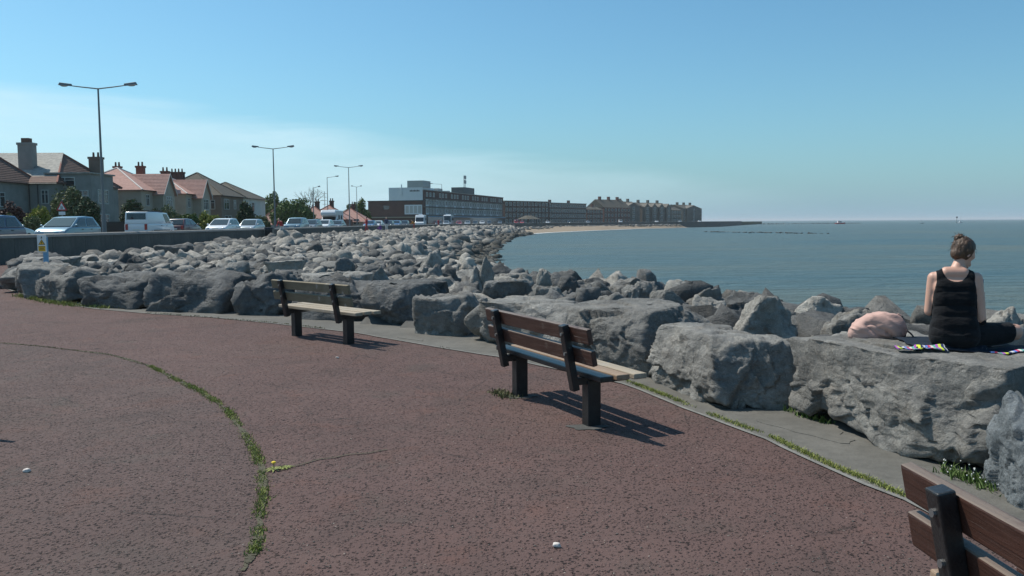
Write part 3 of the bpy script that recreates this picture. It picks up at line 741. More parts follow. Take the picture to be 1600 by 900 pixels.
def part(t, name, a, b_, m, bevel=0):
    q = MB(); q.box(a, b_); return q.build(name, MAT[m], t, bevel=bevel)
part(t, 'wall', (0, 0, Zg), (Ln, 13, 13.2), 'brick_dark')
part(t, 'roof', (-.1, -.25, 13.2), (Ln+.1, 13.2, 13.45), 'roof_slate')
for zb in (4.05, 7.05, 10.05): part(t, 'floor_band', (0.05, -.5, zb), (Ln-.05, -.005, zb+.35), 'stone_dark')
part(t, 'shopfront', (1, -1.2, Zg), (Ln-1, -.005, 3.6), 'window_glass'); part(t, 'fascia', (1, -1.5, 3.6), (Ln-1, -1.21, 4.0), 'shop_blue')
random.seed(3)
nb = 30
for r_, zc in enumerate((5.75, 8.75)):
    for k in range(nb):
        x = 2+(Ln-4)*(k+.5)/nb
        part(t, 'panel', (x-1.45, -.10, zc-1.25), (x+1.45, -.006, zc+1.25), 'panel_pale' if k % 3 else 'panel_white')
        far_window(t, x-.2, zc+.15, 1.9, 1.7, 1, y=-.11)
for k in range(nb):
    if k % 4 == 3: continue
    far_window(t, 2+(Ln-4)*(k+.5)/nb, 11.75, 1.8, 1.6, 1)
part(t, 'end_block', (.1, 0.1, Zg), (15, 21.5, 9.3), 'brick_dark')
part(t, 'end_block_parapet', (-.1, -.1, 9.3), (15.2, 21.7, 9.6), 'trim_black')
part(t, 'upper_block', (-.15, 0.2, 9.6), (12, 13.2, 14.2), 'panel_white')
part(t, 'stair_tower', (-.2, -.2, 14.2), (7, 6, 16.6), 'panel_pale')
ln = MB()
for k in range(7): ln.box((-.19, 1.4+k*.55, 12.7), (-.152, 1.4+k*.55+.38, 13.2+.1*(k % 2)))
ln.build('lettering', MAT['sign_black'], t)
part(t, 'glazed_corner', (-.12, .5, 4.6), (.08, 7.2, 8.0), 'panel_white')
for k in range(4): part(t, 'pane', (-.16, .8+k*1.6, 5.0), (-.121, 2.0+k*1.6, 7.6), 'curtain')
part(t, 'end_window', (-.02, 13.2, 6.4), (.09, 15.4, 7.8), 'window_glass'); part(t, 'flue', (-.45, 8.0, 11.3), (-.16, 8.3, 15.3), 'panel_white')
part(t, 'low_wing', (-3, -1, Zg), (0, 30, 3.4), 'brick_dark'); part(t, 'awning', (-3.4, 0, 3.4), (-.05, 20, 3.7), 'wood_weathered')
part(t, 'roof_plant', (60, 4, 13.45), (74, 10, 16.6), 'plant_dark')
for x, w_, h_ in ((12, 3.5, 1.0), (24, 5, 1.3), (36, 2, .8)): part(t, 'roof_vent', (x, 3, 13.45), (x+w_, 6, 13.45+h_), 'panel_pale')
m = MB()
for k in range(3): m.tube((62+k*1.2, 5, 16.6), (62+k*1.2, 5, 21.5), .09, .09, 6)
for k in range(3):
    for z in (18.2, 20.2): m.box((61.7+k*1.2, 4.7, z), (62.3+k*1.2, 4.9, z+1.5))
m.build('phone_aerials', MAT['panel_pale'], t)
tag(t, 'long dark brick hotel with white end block and rows of windows', 'building', 'buildings along the far seafront')

def block(N0, N1, dep, H, storeys, nw, wallm, label, roof='flat', mull=0, ww=1.7, wh=1.7, gables=0, chims=0, bays=False, fm='window_white'):
    t, Ln = frame_obj('seafront_block', N0, N1)
    part(t, 'wall', (0, 0, Zg), (Ln, dep, H), wallm)
    if roof == 'flat': part(t, 'roof', (-.2, -.3, H), (Ln+.2, dep+.2, H+.35), 'roof_slate')
    else:
        q = MB(); q.prism([(-.4, H), (dep+.4, H), (dep/2, H+roof)], 'x', -.2, Ln+.2); q.build('roof', MAT['roof_dark'], t)
    sh = (H-Zg)/storeys
    for s in range(storeys):
        zc = Zg+sh*(s+.55)
        if s: part(t, 'string_course', (0, -.15, Zg+sh*s-.12), (Ln, -.004, Zg+sh*s+.12), 'stone_dark')
        for k in range(nw):
            far_window(t, Ln*(k+.5)/nw, zc, ww, wh, mull, fm=fm)
    for k in range(gables):
        c = Ln*(k+.5)/gables; w_ = Ln/gables*.36
        q = MB(); q.prism([(c-w_, Zg), (c+w_, Zg), (c+w_, H+.1), (c, H+.1+min(w_*.9, 2.4)), (c-w_, H+.1)], 'y', -1.2, dep*.5); q.build('gable_bay', MAT[wallm], t)
        for s in range(storeys): far_window(t, c, Zg+sh*(s+.55), 2.2, 1.9, 1, y=-1.21, fm=fm)
    for k in range(chims):
        c = Ln*(k+.5)/chims; zt = H+(roof if roof != 'flat' else .3)
        part(t, 'chimney', (c-.8, dep*.45, zt-1.5), (c+.8, dep*.55, zt+1.8), wallm)
    return tag(t, label, 'building', 'buildings along the far seafront')
block((-3.5, 425), (20, 452), 12, 12.2, 4, 12, 'brick_dark', 'dark brick apartment block with four rows of white windows beside the hotel', mull=0, ww=1.9, wh=1.8)
block((20.5, 455), (44, 492), 12, 11.8, 4, 16, 'brick_dark', 'dark apartment block with pale window bands and roof plant', ww=1.8, wh=1.9, chims=2)
block((45, 498), (56, 512), 10, 8.8, 3, 6, 'brick_red', 'lower red brick building between taller seafront blocks', roof=1.8, chims=2)
block((57, 515), (76, 535), 14, 10.2, 3, 8, 'brick_red', 'long red brick building with grey pitched roof behind the far promenade', roof=5.2, chims=3)
block((74, 548), (86, 560), 14, 11.5, 4, 5, 'stone_dark', 'dark stone terrace block with steep roof and chimneys', roof=3.4, chims=2, gables=1)
block((88, 562), (112, 588), 15, 11.2, 4, 8, 'stone_dark', 'Victorian stone terrace with pointed gables on the far front', roof=3.2, gables=4, chims=3)
block((114, 596), (124, 610), 12, 9.4, 3, 4, 'stone_dark', 'low stone terrace next to the pointed gables', roof=2.5, chims=2)
block((128, 624), (148, 650), 15, 11.0, 4, 6, 'stone_dark', 'tall dark stone house at the far end of the seafront', roof=3.0, gables=1, chims=3)
# dome-roofed shelter and low kiosks on the far promenade
q = at(826, 345, 380); t = empty('promenade_shelter', (q.x, 380, ROAD_Z)); m = MB()
m.tube((0, 0, 2.3), (0, 0, 3.9), 5.6, 1.4, 12); m.build('roof', MAT['roof_dark'], t)
for k in range(8):
    a = k*math.pi/4; m = MB(); m.tube((5*math.cos(a), 5*math.sin(a), 0), (5*math.cos(a), 5*math.sin(a), 2.3), .15, .15, 6); m.build('post', MAT['trim_black'], t)
tag(t, 'round shelter with conical grey roof on the far promenade', 'shelter')

# ------------------------------------------------------------------ vegetation
def leaves(n, rad, nclump, leaf, seed, lump=0.30, low=0.15):
    g = np.random.default_rng(seed)
    d = g.normal(size=(nclump, 3)); d /= np.linalg.norm(d, axis=1)[:, None]; d[:, 2] = np.abs(d[:, 2])*(1)-low*g.random(nclump)*3
    c = d*(0.45+0.5*g.random((nclump, 1))**0.6); cr = lump*(0.6+0.8*g.random(nclump))
    k = g.integers(0, nclump, n); p = g.normal(size=(n, 3)); p /= np.linalg.norm(p, axis=1)[:, None]
    P = (c[k]+p*(cr[k]*g.random(n)**0.4)[:, None])*np.array(rad)
    a = g.normal(size=(n, 3)); a /= np.linalg.norm(a, axis=1)[:, None]; b = np.cross(a, g.normal(size=(n, 3))); b /= np.linalg.norm(b, axis=1)[:, None]
    s = leaf*(0.6+0.8*g.random((n, 1)))
    V = np.stack([P-a*s, P+b*s*.55, P+a*s, P-b*s*.55], 1).reshape(-1, 3)
    return V, np.arange(n*4).reshape(n, 4)
def plant(name, cat, px0, px1, ytop, d, m, label, n=5000, leaf=.16, trunk=True, group=None, seed=1, z0=Zg, clumps=40, lowfrac=0.0, yscale=0.8):
    a = at(px0, ytop, d); b_ = at(px1, ytop, d); wd = b_.x-a.x; H = a.z-z0
    t = empty(name, ((a.x+b_.x)/2, d, z0))
    base = H*lowfrac
    rz = (H-base)*.62; V, Fq = leaves(n, (wd*.50, wd*.50*yscale, rz*.98), clumps, leaf, seed)
    V[:, 2] += H-rz*1.12; V[:, 2] = np.maximum(V[:, 2], .03)
    np_mesh('crown', V, Fq, MAT[m], t)
    m_ = MB(); r = max(.05, wd*.035); random.seed(seed)
    m_.path([(0, 0, -.1), (.05*wd*random.uniform(-1, 1), 0, H*.35), (.06*wd*random.uniform(-1, 1), 0, H*.7)], [r, r*.75, r*.4])
    for k in range(5):
        q = random.uniform(0, 6.28); z = H*random.uniform(.2, .45)
        m_.path([(0, 0, z), (math.cos(q)*wd*.15, math.sin(q)*wd*.15, z+H*.18), (math.cos(q)*wd*.28, math.sin(q)*wd*.28, z+H*.33)], [r*.5, r*.35, r*.15], 6)
    m_.build('trunk' if trunk else 'stem', MAT['bark'], t)
    return tag(t, label, cat, group)
GB = 'garden shrubs before the houses'; GT = 'trees behind the seafront road'
plant('shrub_tree', 'tree', 74, 140, 282, 78, 'leaf_olive', 'loose pale green tree before the grey slate-roofed house', 7000, .16, seed=11, group=GT)
plant('shrub_tree', 'tree', 110, 154, 303, 74, 'leaf_dark', 'dark evergreen shrub behind the silver-blue hatchback', 6000, .13, seed=12, group=GT)
plant('bush', 'bush', -6, 42, 307, 68, 'leaf_purple', 'dark purple-leaved bush before the grey house', 7000, .10, False, GB, 13)
plant('bush', 'bush', 38, 80, 317, 64, 'leaf_yellow', 'bright yellow-green clipped bush beside the warning triangle sign', 7000, .09, False, GB, 14, clumps=70)
plant('bush', 'bush', 30, 62, 330, 62, 'leaf_olive', 'low grey-green bush under the yellow bush', 4000, .09, False, GB, 15)
plant('bush', 'bush', -5, 24, 328, 60, 'leaf_olive', 'low grey-green bush under the purple bush', 4000, .09, False, GB, 16)
plant('shrub_tree', 'tree', 182, 230, 309, 88, 'leaf_dark', 'dark round shrub behind the white van', 7000, .14, seed=17, group=GT)
plant('hedge', 'hedge', 242, 296, 321, 92, 'leaf_olive', 'pale-topped bushy hedge between van and dark red car', 8000, .13, False, GB, 18, clumps=60)
plant('hedge', 'hedge', 276, 312, 330, 90, 'leaf_green', 'green hedge behind the dark red car', 6000, .12, False, GB, 19, clumps=60)
plant('hedge', 'hedge', 302, 346, 327, 94, 'leaf_yellow', 'yellowish green hedge behind the white car', 7000, .12, False, GB, 20, clumps=60)
plant('hedge', 'hedge', 228, 262, 324, 96, 'leaf_dark', 'dark hedge behind the roof of the white van', 5000, .12, False, GB, 26, clumps=60)
plant('shrub_tree', 'tree', 369, 396, 312, 100, 'leaf_dark', 'small dark spiky tree before the white end house', 5000, .16, seed=21, group=GT, lowfrac=.2)
plant('bush', 'bush', 392, 422, 333, 104, 'leaf_olive', 'dull green bush at the foot of the white end house', 4000, .12, False, GB, 22)
plant('tree', 'tree', 424, 487, 301, 150, 'leaf_green', 'big round green tree behind the second double lamp', 14000, .24, seed=23, group=GT, clumps=60)
plant('tree', 'tree', 408, 445, 299, 190, 'leaf_green', 'pale green tree behind the big round tree', 6000, .28, seed=24, group=GT)
plant('tree', 'tree', 548, 578, 312, 215, 'leaf_green', 'green tree beside the dark brick hotel block', 7000, .28, seed=25, group=GT)
plant('tree', 'tree', 532, 560, 318, 230, 'leaf_olive', 'olive green tree behind the orange-roofed bungalow', 5000, .28, seed=27, group=GT)
# bare tree
a = at(483, 299, 160); t = empty('bare_tree', (a.x, 160, Zg)); m = MB(); random.seed(5)
def branch(p, d, ln, r, dep):
    q = p+d*ln; m.tube(p, q, r, r*.62, 5, cap=False)
    if dep == 0: return
    for k in range(3):
        v = (d+Vector((random.uniform(-.8, .8), random.uniform(-.8, .8), random.uniform(-.1, .5)))).normalized(); branch(q, v, ln*random.uniform(.6, .85), r*.6, dep-1)
branch(Vector((0, 0, 0)), Vector((0, 0, 1)), 2.3, .17, 5); m.build('branches', MAT['bark'], t)
tag(t, 'bare leafless tree with fine twigs beside the round green tree', 'tree', GT)
# garden fence and low garden walls
f = empty('garden_fence', (-38.3, 66, Zg)); m = MB(); m.box((-.03, 0, 1.05), (.03, 30, 1.13)); m.box((-.03, 0, .2), (.03, 30, .28)); m.build('rails', MAT['trim_black'], f)
pk = MB(); pk.box((-.025, -.05, .1), (.06, .05, 1.4)); pk0 = pk.build('picket', MAT['trim_black'], f)
for k in range(1, 150):
    c = pk0.copy(); col.objects.link(c); c.parent = f; c.location = (0, .2*k, 0)
tag(f, 'dark railing fence along the front gardens beyond the white van', 'fence')
gw = MB(); gw.box((-38.5, 97, Zg), (-38.2, 150, 1.3)); gw.box((-38.55, 97, 1.3), (-38.15, 150, 1.4)); tag(gw.build('garden_wall', MAT['render_grey']), 'low grey garden wall before the row of houses', 'wall')
gw = MB(); gw.box((-38.5, 30, Zg), (-38.2, 65.7, 1.3)); gw.box((-38.55, 30, 1.3), (-38.15, 65.7, 1.4)); tag(gw.build('garden_wall', MAT['render_grey']), 'low garden wall below the purple and yellow bushes', 'wall')

# ------------------------------------------------------------------ vehicles
def wheel(t, x, y, r=.31, wd=.2):
    s = 1 if x > 0 else -1
    m = MB(); m.tube((x-wd/2, y, r), (x+wd/2, y, r), r, r, 20); wo_ = m.build('wheel', MAT['tyre'], t, bevel=.03)
    m = MB(); m.tube((x+s*(wd/2-.02), y, r), (x+s*(wd/2+.012), y, r), r*.66, r*.6, 14); m.build('rim', MAT['rim'], wo_)
def lerp(a, b_, t_): return tuple(p+(q-p)*t_ for p, q in zip(a, b_))
def panel(m, q, u0, u1, v0, v1, n, off=.012):
    """sub-rectangle of quad q=(bl,br,tr,tl), pushed out along n"""
    def P(u, v): return Vector(lerp(lerp(q[0], q[1], u), lerp(q[3], q[2], u), v))+Vector(n)*off
    pts = [P(u0, v0), P(u1, v0), P(u1, v1), P(u0, v1)]; back = [p-Vector(n)*(off+.03) for p in pts]
    m.add([*pts, *back], [(0, 1, 2, 3), (0, 4, 5, 1), (1, 5, 6, 2), (2, 6, 7, 3), (3, 7, 4, 0)])
STY = {  # length, half width, height, belt, hood z, [base front, roof front, roof rear, base rear] along length from the nose
    'hatch': (3.9, .84, 1.50, .93, .86, (.72, 1.70, 3.30, 3.82)),
    'small': (3.6, .80, 1.46, .90, .84, (.80, 1.60, 3.00, 3.50)),
    'saloon': (4.4, .87, 1.43, .92, .84, (1.15, 2.0, 3.35, 4.10)),
    'suv': (4.4, .90, 1.68, 1.02, .98, (1.00, 1.75, 3.80, 4.30)),
    'van': (4.8, .88, 1.95, 1.08, 1.02, (.40, 1.20, 4.70, 4.78)),
}
def car(style, pm, loc, face, label, rack=False, mount=True):
    Ln, hw, H, bz, hz, (a, r0, r1, e) = STY[style]
    t = empty('parked_van' if style == 'van' else 'parked_car', loc, 0 if face < 0 else math.pi)   # nose points to -y
    P = MAT[pm]
    y = lambda s: s-Ln/2
    bd = MB()
    prof = [(y(.06), .22), (y(0), .45), (y(.04), .68), (y(.16), hz-.10), (y(a*.55), hz), (y(a), bz), (y(e), bz), (y(Ln-.02), bz-.12), (y(Ln), .5), (y(Ln-.07), .22)]
    # loft: narrower sills and shoulders
    secs = [(-hw*.97, .0), (-hw, .0), (hw, .0), (hw*.97, .0)]
    bd.prism(prof, 'x', -hw, hw); bo = bd.build('body', P, t, smooth=True, bevel=.09, seg=4)
    rw = hw*.80 if style != 'van' else hw*.92
    A, B, C, D = y(a), y(r0), y(r1), y(e)
    Mz = H; Cz = H-.04 if style != 'van' else H; Bz = H-.06
    bw = hw*.97
    cb = MB(); mid = (B+C)/2
    vv = [(-bw, A, bz-.02), (bw, A, bz-.02), (bw, D, bz-.02), (-bw, D, bz-.02), (-rw, B, Bz), (rw, B, Bz), (rw, mid, Mz), (-rw, mid, Mz), (rw, C, Cz), (-rw, C, Cz)]
    cb.add(vv, [(0, 1, 5, 4), (4, 5, 6, 7), (7, 6, 8, 9), (9, 8, 2, 3), (1, 2, 8, 6, 5), (3, 0, 4, 7, 9), (0, 3, 2, 1)])
    cb.build('cabin', P, t, smooth=True, bevel=.05, seg=3)
    g = MB(); q = ((-bw, A, bz), (bw, A, bz), (rw, B, Bz), (-rw, B, Bz)); n = (Vector(q[1])-Vector(q[0])).cross(Vector(q[3])-Vector(q[0])).normalized()
    panel(g, q, .06, .94, .06, .92, n); g.build('windscreen', MAT['car_glass'], t)
    g = MB(); q = ((bw, D, bz), (-bw, D, bz), (-rw, C, Cz), (rw, C, Cz)); n = (Vector(q[1])-Vector(q[0])).cross(Vector(q[3])-Vector(q[0])).normalized()
    panel(g, q, .08, .92, .12 if style != 'van' else .35, .88, n); g.build('rear_window', MAT['car_glass'], t)
    for s in (1, -1):
        q = ((s*bw, A, bz), (s*bw, D, bz), (s*rw, C, Cz), (s*rw, B, Bz)) if s > 0 else ((s*bw, D, bz), (s*bw, A, bz), (s*rw, B, Bz), (s*rw, C, Cz))
        n = (Vector(q[1])-Vector(q[0])).cross(Vector(q[3])-Vector(q[0])).normalized()
        for u0, u1 in (((.09, .47), (.52, .90)) if style != 'van' else ((.06, .26),)):
            if s < 0: u0, u1 = 1-u1, 1-u0
            g = MB(); panel(g, q, u0, u1, .08, .88, n); g.build('side_window', MAT['car_glass'], t)
        m = MB(); m.ball((s*(hw+.09), A+.28, bz+.07), (.09, .06, .07), 8, 6); m.build('wing_mirror', P, t, smooth=True)
        m = MB(); m.ball((s*hw*.74, y(.10), hz-.20), (.19, .10, .085), 10, 6); m.build('headlight', MAT['light_clear'], t, smooth=True)
        m = MB(); m.box((s*hw*.80-.10, y(Ln)-.06, .62), (s*hw*.80+.10, y(Ln)+.012, .90 if style != 'van' else 1.05)); m.build('tail_light', MAT['light_red'], t, bevel=.02)
        for yy in (y(.70), y(Ln-.68)): wheel(t, s*(hw-.10), yy)
    m = MB(); m.box((-hw*.55, y(0)-.012, .40), (hw*.55, y(0)+.10, .56)); m.build('grille', MAT['trim_black'], t)
    for s in (1, -1):
        m = MB(); m.box((s*hw-.005, y(.95), .55), (s*hw+.015, y(Ln-.95), .62)); m.build('side_strip', MAT['trim_black'], t)
        for yy in (A+1.0, A+1.95):
            if yy < D-.4: m = MB(); m.box((s*hw-.005, yy, bz-.16), (s*hw+.02, yy+.16, bz-.12)); m.build('door_handle', MAT['trim_black'], t)
    for yy, d_ in ((y(0)-.018, 1), (y(Ln)+.006, 1)):
        m = MB(); m.box((-.26, yy, .58), (.26, yy+.014, .69)); m.build('number_plate', MAT['plate'], t)
    if rack:
        m = MB()
        for yy in (C-.4, (B+C)/2, B+.8): m.box((-rw, yy, H+.06), (rw, yy+.05, H+.10))
        for s in (-1, 1): m.box((s*rw*.9-.02, B+.6, H+.0), (s*rw*.9+.02, C-.2, H+.07))
        m.build('roof_rack', MAT['trim_black'], t)
    return tag(t, label, 'van' if style == 'van' else 'car', 'vehicles along the seafront road')
def rowx(d):   # seaward kerb row follows the wall
    for (x0, y0), (x1, y1) in zip(WALL[:-1], WALL[1:]):
        if y0 <= d <= y1: return x0+(x1-x0)*(d-y0)/(y1-y0)-2.55
    return -24
def rowcar(style, pm, d, label, face=-1, dx=0, rack=False): return car(style, pm, (rowx(d)+dx, d, ROAD_Z), face, label, rack)
rowcar('hatch', 'paint_navy', 38.0, 'dark navy blue hatchback parked at the wall before the silver-blue car')
rowcar('saloon', 'paint_silver', 46.5, 'silver car with dark windows behind the navy hatchback', dx=-4.6, face=1)
rowcar('hatch', 'paint_silver_blue', 45.3, 'silver-blue hatchback facing down the road by the tall double lamp')
rowcar('van', 'paint_white', 63.4, 'white panel van with roof rack seen from behind', 1, dx=-3.4, rack=True)
rowcar('hatch', 'paint_maroon', 71, 'dark red hatchback ahead of the white van', 1, dx=-3.9)
rowcar('hatch', 'paint_white', 69.6, 'white hatchback parked at the wall beside the dark red car')
rowcar('small', 'paint_silver', 77, 'small pale grey car parked just behind the white hatchback')
rowcar('suv', 'paint_silver_blue', 93.3, 'pale silver people carrier beside the pedestrian in red')
rowcar('hatch', 'paint_grey', 100.5, 'grey hatchback parked behind the pale silver people carrier')
rowcar('hatch', 'paint_white', 107.5, 'white hatchback parked in front of the overcab motorhome')
rowcar('saloon', 'paint_grey', 115, 'grey saloon parked beside the overcab motorhome')
rowcar('small', 'paint_white', 126, 'small white car across the road by the third double lamp', 1, dx=-6)
rowcar('saloon', 'paint_blue', 142, 'blue saloon parked ahead of a white saloon at the wall')
rowcar('saloon', 'paint_white', 150, 'white saloon parked at the wall before the hotel end')
rowcar('hatch', 'paint_dark', 160, 'dark hatchback parked next to the white saloon'); rowcar('hatch', 'paint_blue', 168, 'blue hatchback parked between dark cars along the wall')
rowcar('hatch', 'paint_dark', 177, 'dark hatchback parked just before the second motorhome')
rowcar('hatch', 'paint_dark', 226, 'dark hatchback parked beyond the second motorhome')
rowcar('hatch', 'paint_silver', 236, 'silver hatchback parked close to the white coach'); rowcar('small', 'paint_red', 254, 'small red car parked beyond the white coach')
rowcar('hatch', 'paint_silver', 268, 'silver hatchback parked beyond the small red car')
for d, pm in ((282, 'paint_dark'), (296, 'paint_white'), (311, 'paint_dark'), (326, 'paint_grey')):
    rowcar('hatch', pm, d, 'distant hatchback parked along the hotel promenade')
rowcar('van', 'paint_red', 352, 'distant red van parked by the round shelter'); rowcar('hatch', 'paint_red', 362, 'distant red car parked by the round shelter')
rowcar('van', 'paint_white', 476, 'distant white van on the far promenade')
for d, pm in ((400, 'paint_white'), (420, 'paint_dark'), (440, 'paint_silver'), (512, 'paint_white'), (540, 'paint_silver'), (570, 'paint_white')):
    rowcar('saloon', pm, d, 'tiny far car below the distant apartment blocks')

def motorhome(loc, label, over=True, coach=False):
    t = empty('coach' if coach else 'motorhome', loc); W = MAT['paint_white']; hw = 1.1; H = 3.0; Ln = 10.5 if coach else 6.2
    m = MB()
    if coach: pr = [(0, .35), (-.1, 1.0), (.12, 3.0), (.4, 3.2), (Ln, 3.2), (Ln, .35)]
    else: pr = [(0, .4), (0, .9), (.7, 1.15), (1.35, 1.95), (.5, 2.15), (.35, 2.55), (.7, 2.95), (Ln, 2.95), (Ln, .4)] if over else [(0, .4), (0, 1.0), (.45, 1.2), (1.1, 2.3), (1.5, 2.9), (Ln, 2.9), (Ln, .4)]
    m.prism(pr, 'x', -hw, hw); m.build('body', W, t, bevel=.12, seg=3)
    g = MB()
    if coach: g.add([(-1.0, -.13, 1.1), (1.0, -.13, 1.1), (1.0, .08, 2.9), (-1.0, .08, 2.9)], [(0, 1, 2, 3)])
    elif over: g.add([(-.95, .74, 1.2), (.95, .74, 1.2), (.95, 1.28, 1.92), (-.95, 1.28, 1.92)], [(0, 1, 2, 3)])
    else: g.add([(-.98, .46, 1.27), (.98, .46, 1.27), (.98, 1.04, 2.28), (-.98, 1.04, 2.28)], [(0, 1, 2, 3)])
    so = g.build('windscreen', MAT['car_glass'], t); so.location = (0, -.02, .02)
    for s in (-1, 1):
        for k in range(5 if coach else 2):
            m = MB(); yy = 1.0+k*1.85 if coach else 2.4+k*1.7
            m.box((s*hw-.02, yy, 1.6), (s*hw+.02, yy+(1.6 if coach else 1.0), 2.6 if coach else 2.2)); m.build('side_window', MAT['car_glass'], t)
        m = MB(); m.ball((s*.8, .02, .8), (.18, .08, .1), 8, 6); m.build('headlight', MAT['light_clear'], t)
        for yy in (1.1, Ln-1.6): wheel(t, s*(hw-.12), yy, .36, .24)
        m = MB(); m.ball((s*(hw+.2), .5 if coach else 1.0, 1.9 if coach else 1.5), (.07, .05, .18), 8, 6); m.build('wing_mirror', MAT['trim_black'], t)
    m = MB(); m.box((-.5, 3, 2.9), (.5, 3.6, 3.08)) if not coach else m.box((-.7, 4, 3.2), (.7, 6, 3.4)); m.build('roof_vent', W, t)
    return tag(t, label, 'coach' if coach else 'motorhome', 'vehicles along the seafront road')
motorhome((at(514, 340, 123).x, 122, ROAD_Z), 'white overcab motorhome standing beyond the row of parked cars')
motorhome((rowx(206)-1.4, 205, ROAD_Z), 'white low-profile motorhome before the dark hotel block', over=False)
motorhome((rowx(243)-1.2, 243, ROAD_Z), 'white touring coach parked below the hotel front', coach=True)

# ------------------------------------------------------------------ signs, bin
t = empty('triangle_sign', tuple(at(98, 342, 56).xy)+(ROAD_Z,)); zt = at(98, 312, 56).z-ROAD_Z
m = MB(); m.tube((0, 0, 0), (0, 0, zt), .04, .04, 8); m.build('post', MAT['lamp_grey'], t)
s = .36
m = MB(); m.prism([(-s, zt-.72), (s, zt-.72), (0, zt-.08)], 'y', -.06, -.045); m.build('red_border', MAT['sign_red'], t)
m = MB(); m.prism([(-s*.66, zt-.65), (s*.66, zt-.65), (0, zt-.23)], 'y', -.07, -.061); m.build('white_field', MAT['sign_white'], t)
m = MB(); m.box((-.06, -.078, zt-.62), (-.02, -.071, zt-.42)); m.box((.02, -.078, zt-.62), (.06, -.071, zt-.45)); m.build('pictogram', MAT['sign_black'], t)
m = MB(); m.box((-.22, -.06, zt-1.02), (.22, -.045, zt-.80)); m.build('plate', MAT['sign_white'], t)
tag(t, 'red-bordered triangular road sign on a post by the yellow bush', 'sign')

sg = at(69, 414, 20.4); t = empty('warning_sign', (sg.x, 20.4, .55)); zt = at(67, 367, 20.4).z-.55
m = MB(); m.box((-.0, -.03, -.5), (.11, .03, zt-.05)); m.build('post', MAT['post_blue'], t, bevel=.01)
bo = MB(); bo.box((-.115, -.05, zt-.42), (.105, -.035, zt)); bo = bo.build('board', MAT['sign_white'], t, bevel=.004)
m = MB(); m.prism([(-.09, zt-.24), (.08, zt-.24), (-.005, zt-.11)], 'y', -.054, -.0505); m.build('warning_triangle', MAT['sign_black'], bo)
m = MB(); m.prism([(-.07, zt-.23), (.06, zt-.23), (-.005, zt-.13)], 'y', -.058, -.0545); m.build('yellow_field', MAT['sign_yellow'], bo)
m = MB(); m.box((-.013, -.062, zt-.20), (.003, -.0585, zt-.16)); m.box((-.013, -.062, zt-.225), (.003, -.0585, zt-.212)); m.build('exclamation_mark', MAT['sign_black'], bo)
m = MB(); m.prism([(-.025, zt-.085), (.015, zt-.085), (-.005, zt-.03)], 'y', -.054, -.0505); m.build('emblem', MAT['sign_black'], bo)
m = MB(); m.box((-.09, -.054, zt-.40), (.08, -.0505, zt-.27)); yp = m.build('yellow_panel', MAT['sign_yellow'], bo)
m = MB()
for k, (a, c) in enumerate(((-.08, .07), (-.06, .05), (-.07, .06))): m.box((a, -.057, zt-.298-k*.036), (c, -.0545, zt-.285-k*.036))
m.build('text_lines', MAT['sign_black'], bo)
tag(t, 'small yellow and white warning sign on a blue post among the boulders', 'sign')

p = at(401, 372, 72); t = empty('litter_bin', (-20.9, p.y, 0)); m = MB(); m.box((-.32, -.32, .1), (.32, .32, 1.15)); m.build('body', MAT['black_paint'], t, bevel=.05)
m = MB(); m.prism([(-.36, 1.15), (.36, 1.15), (.30, 1.32), (-.30, 1.32)], 'x', -.36, .36); m.build('lid', MAT['black_paint'], t, bevel=.03)
m = MB(); m.tube((.05, -.33, .62), (.05, -.322, .62), .10, .10, 12); m.build('sticker', MAT['sign_white'], t)
m = MB(); m.box((-.2, -.335, .88), (.2, -.322, 1.05)); m.build('opening', MAT['trim_black'], t)
m = MB(); m.box((-.1, -.1, -.5), (.1, .1, .1)); m.build('foot', MAT['black_paint'], t)
tag(t, 'black litter bin standing against the sea wall', 'litter bin')

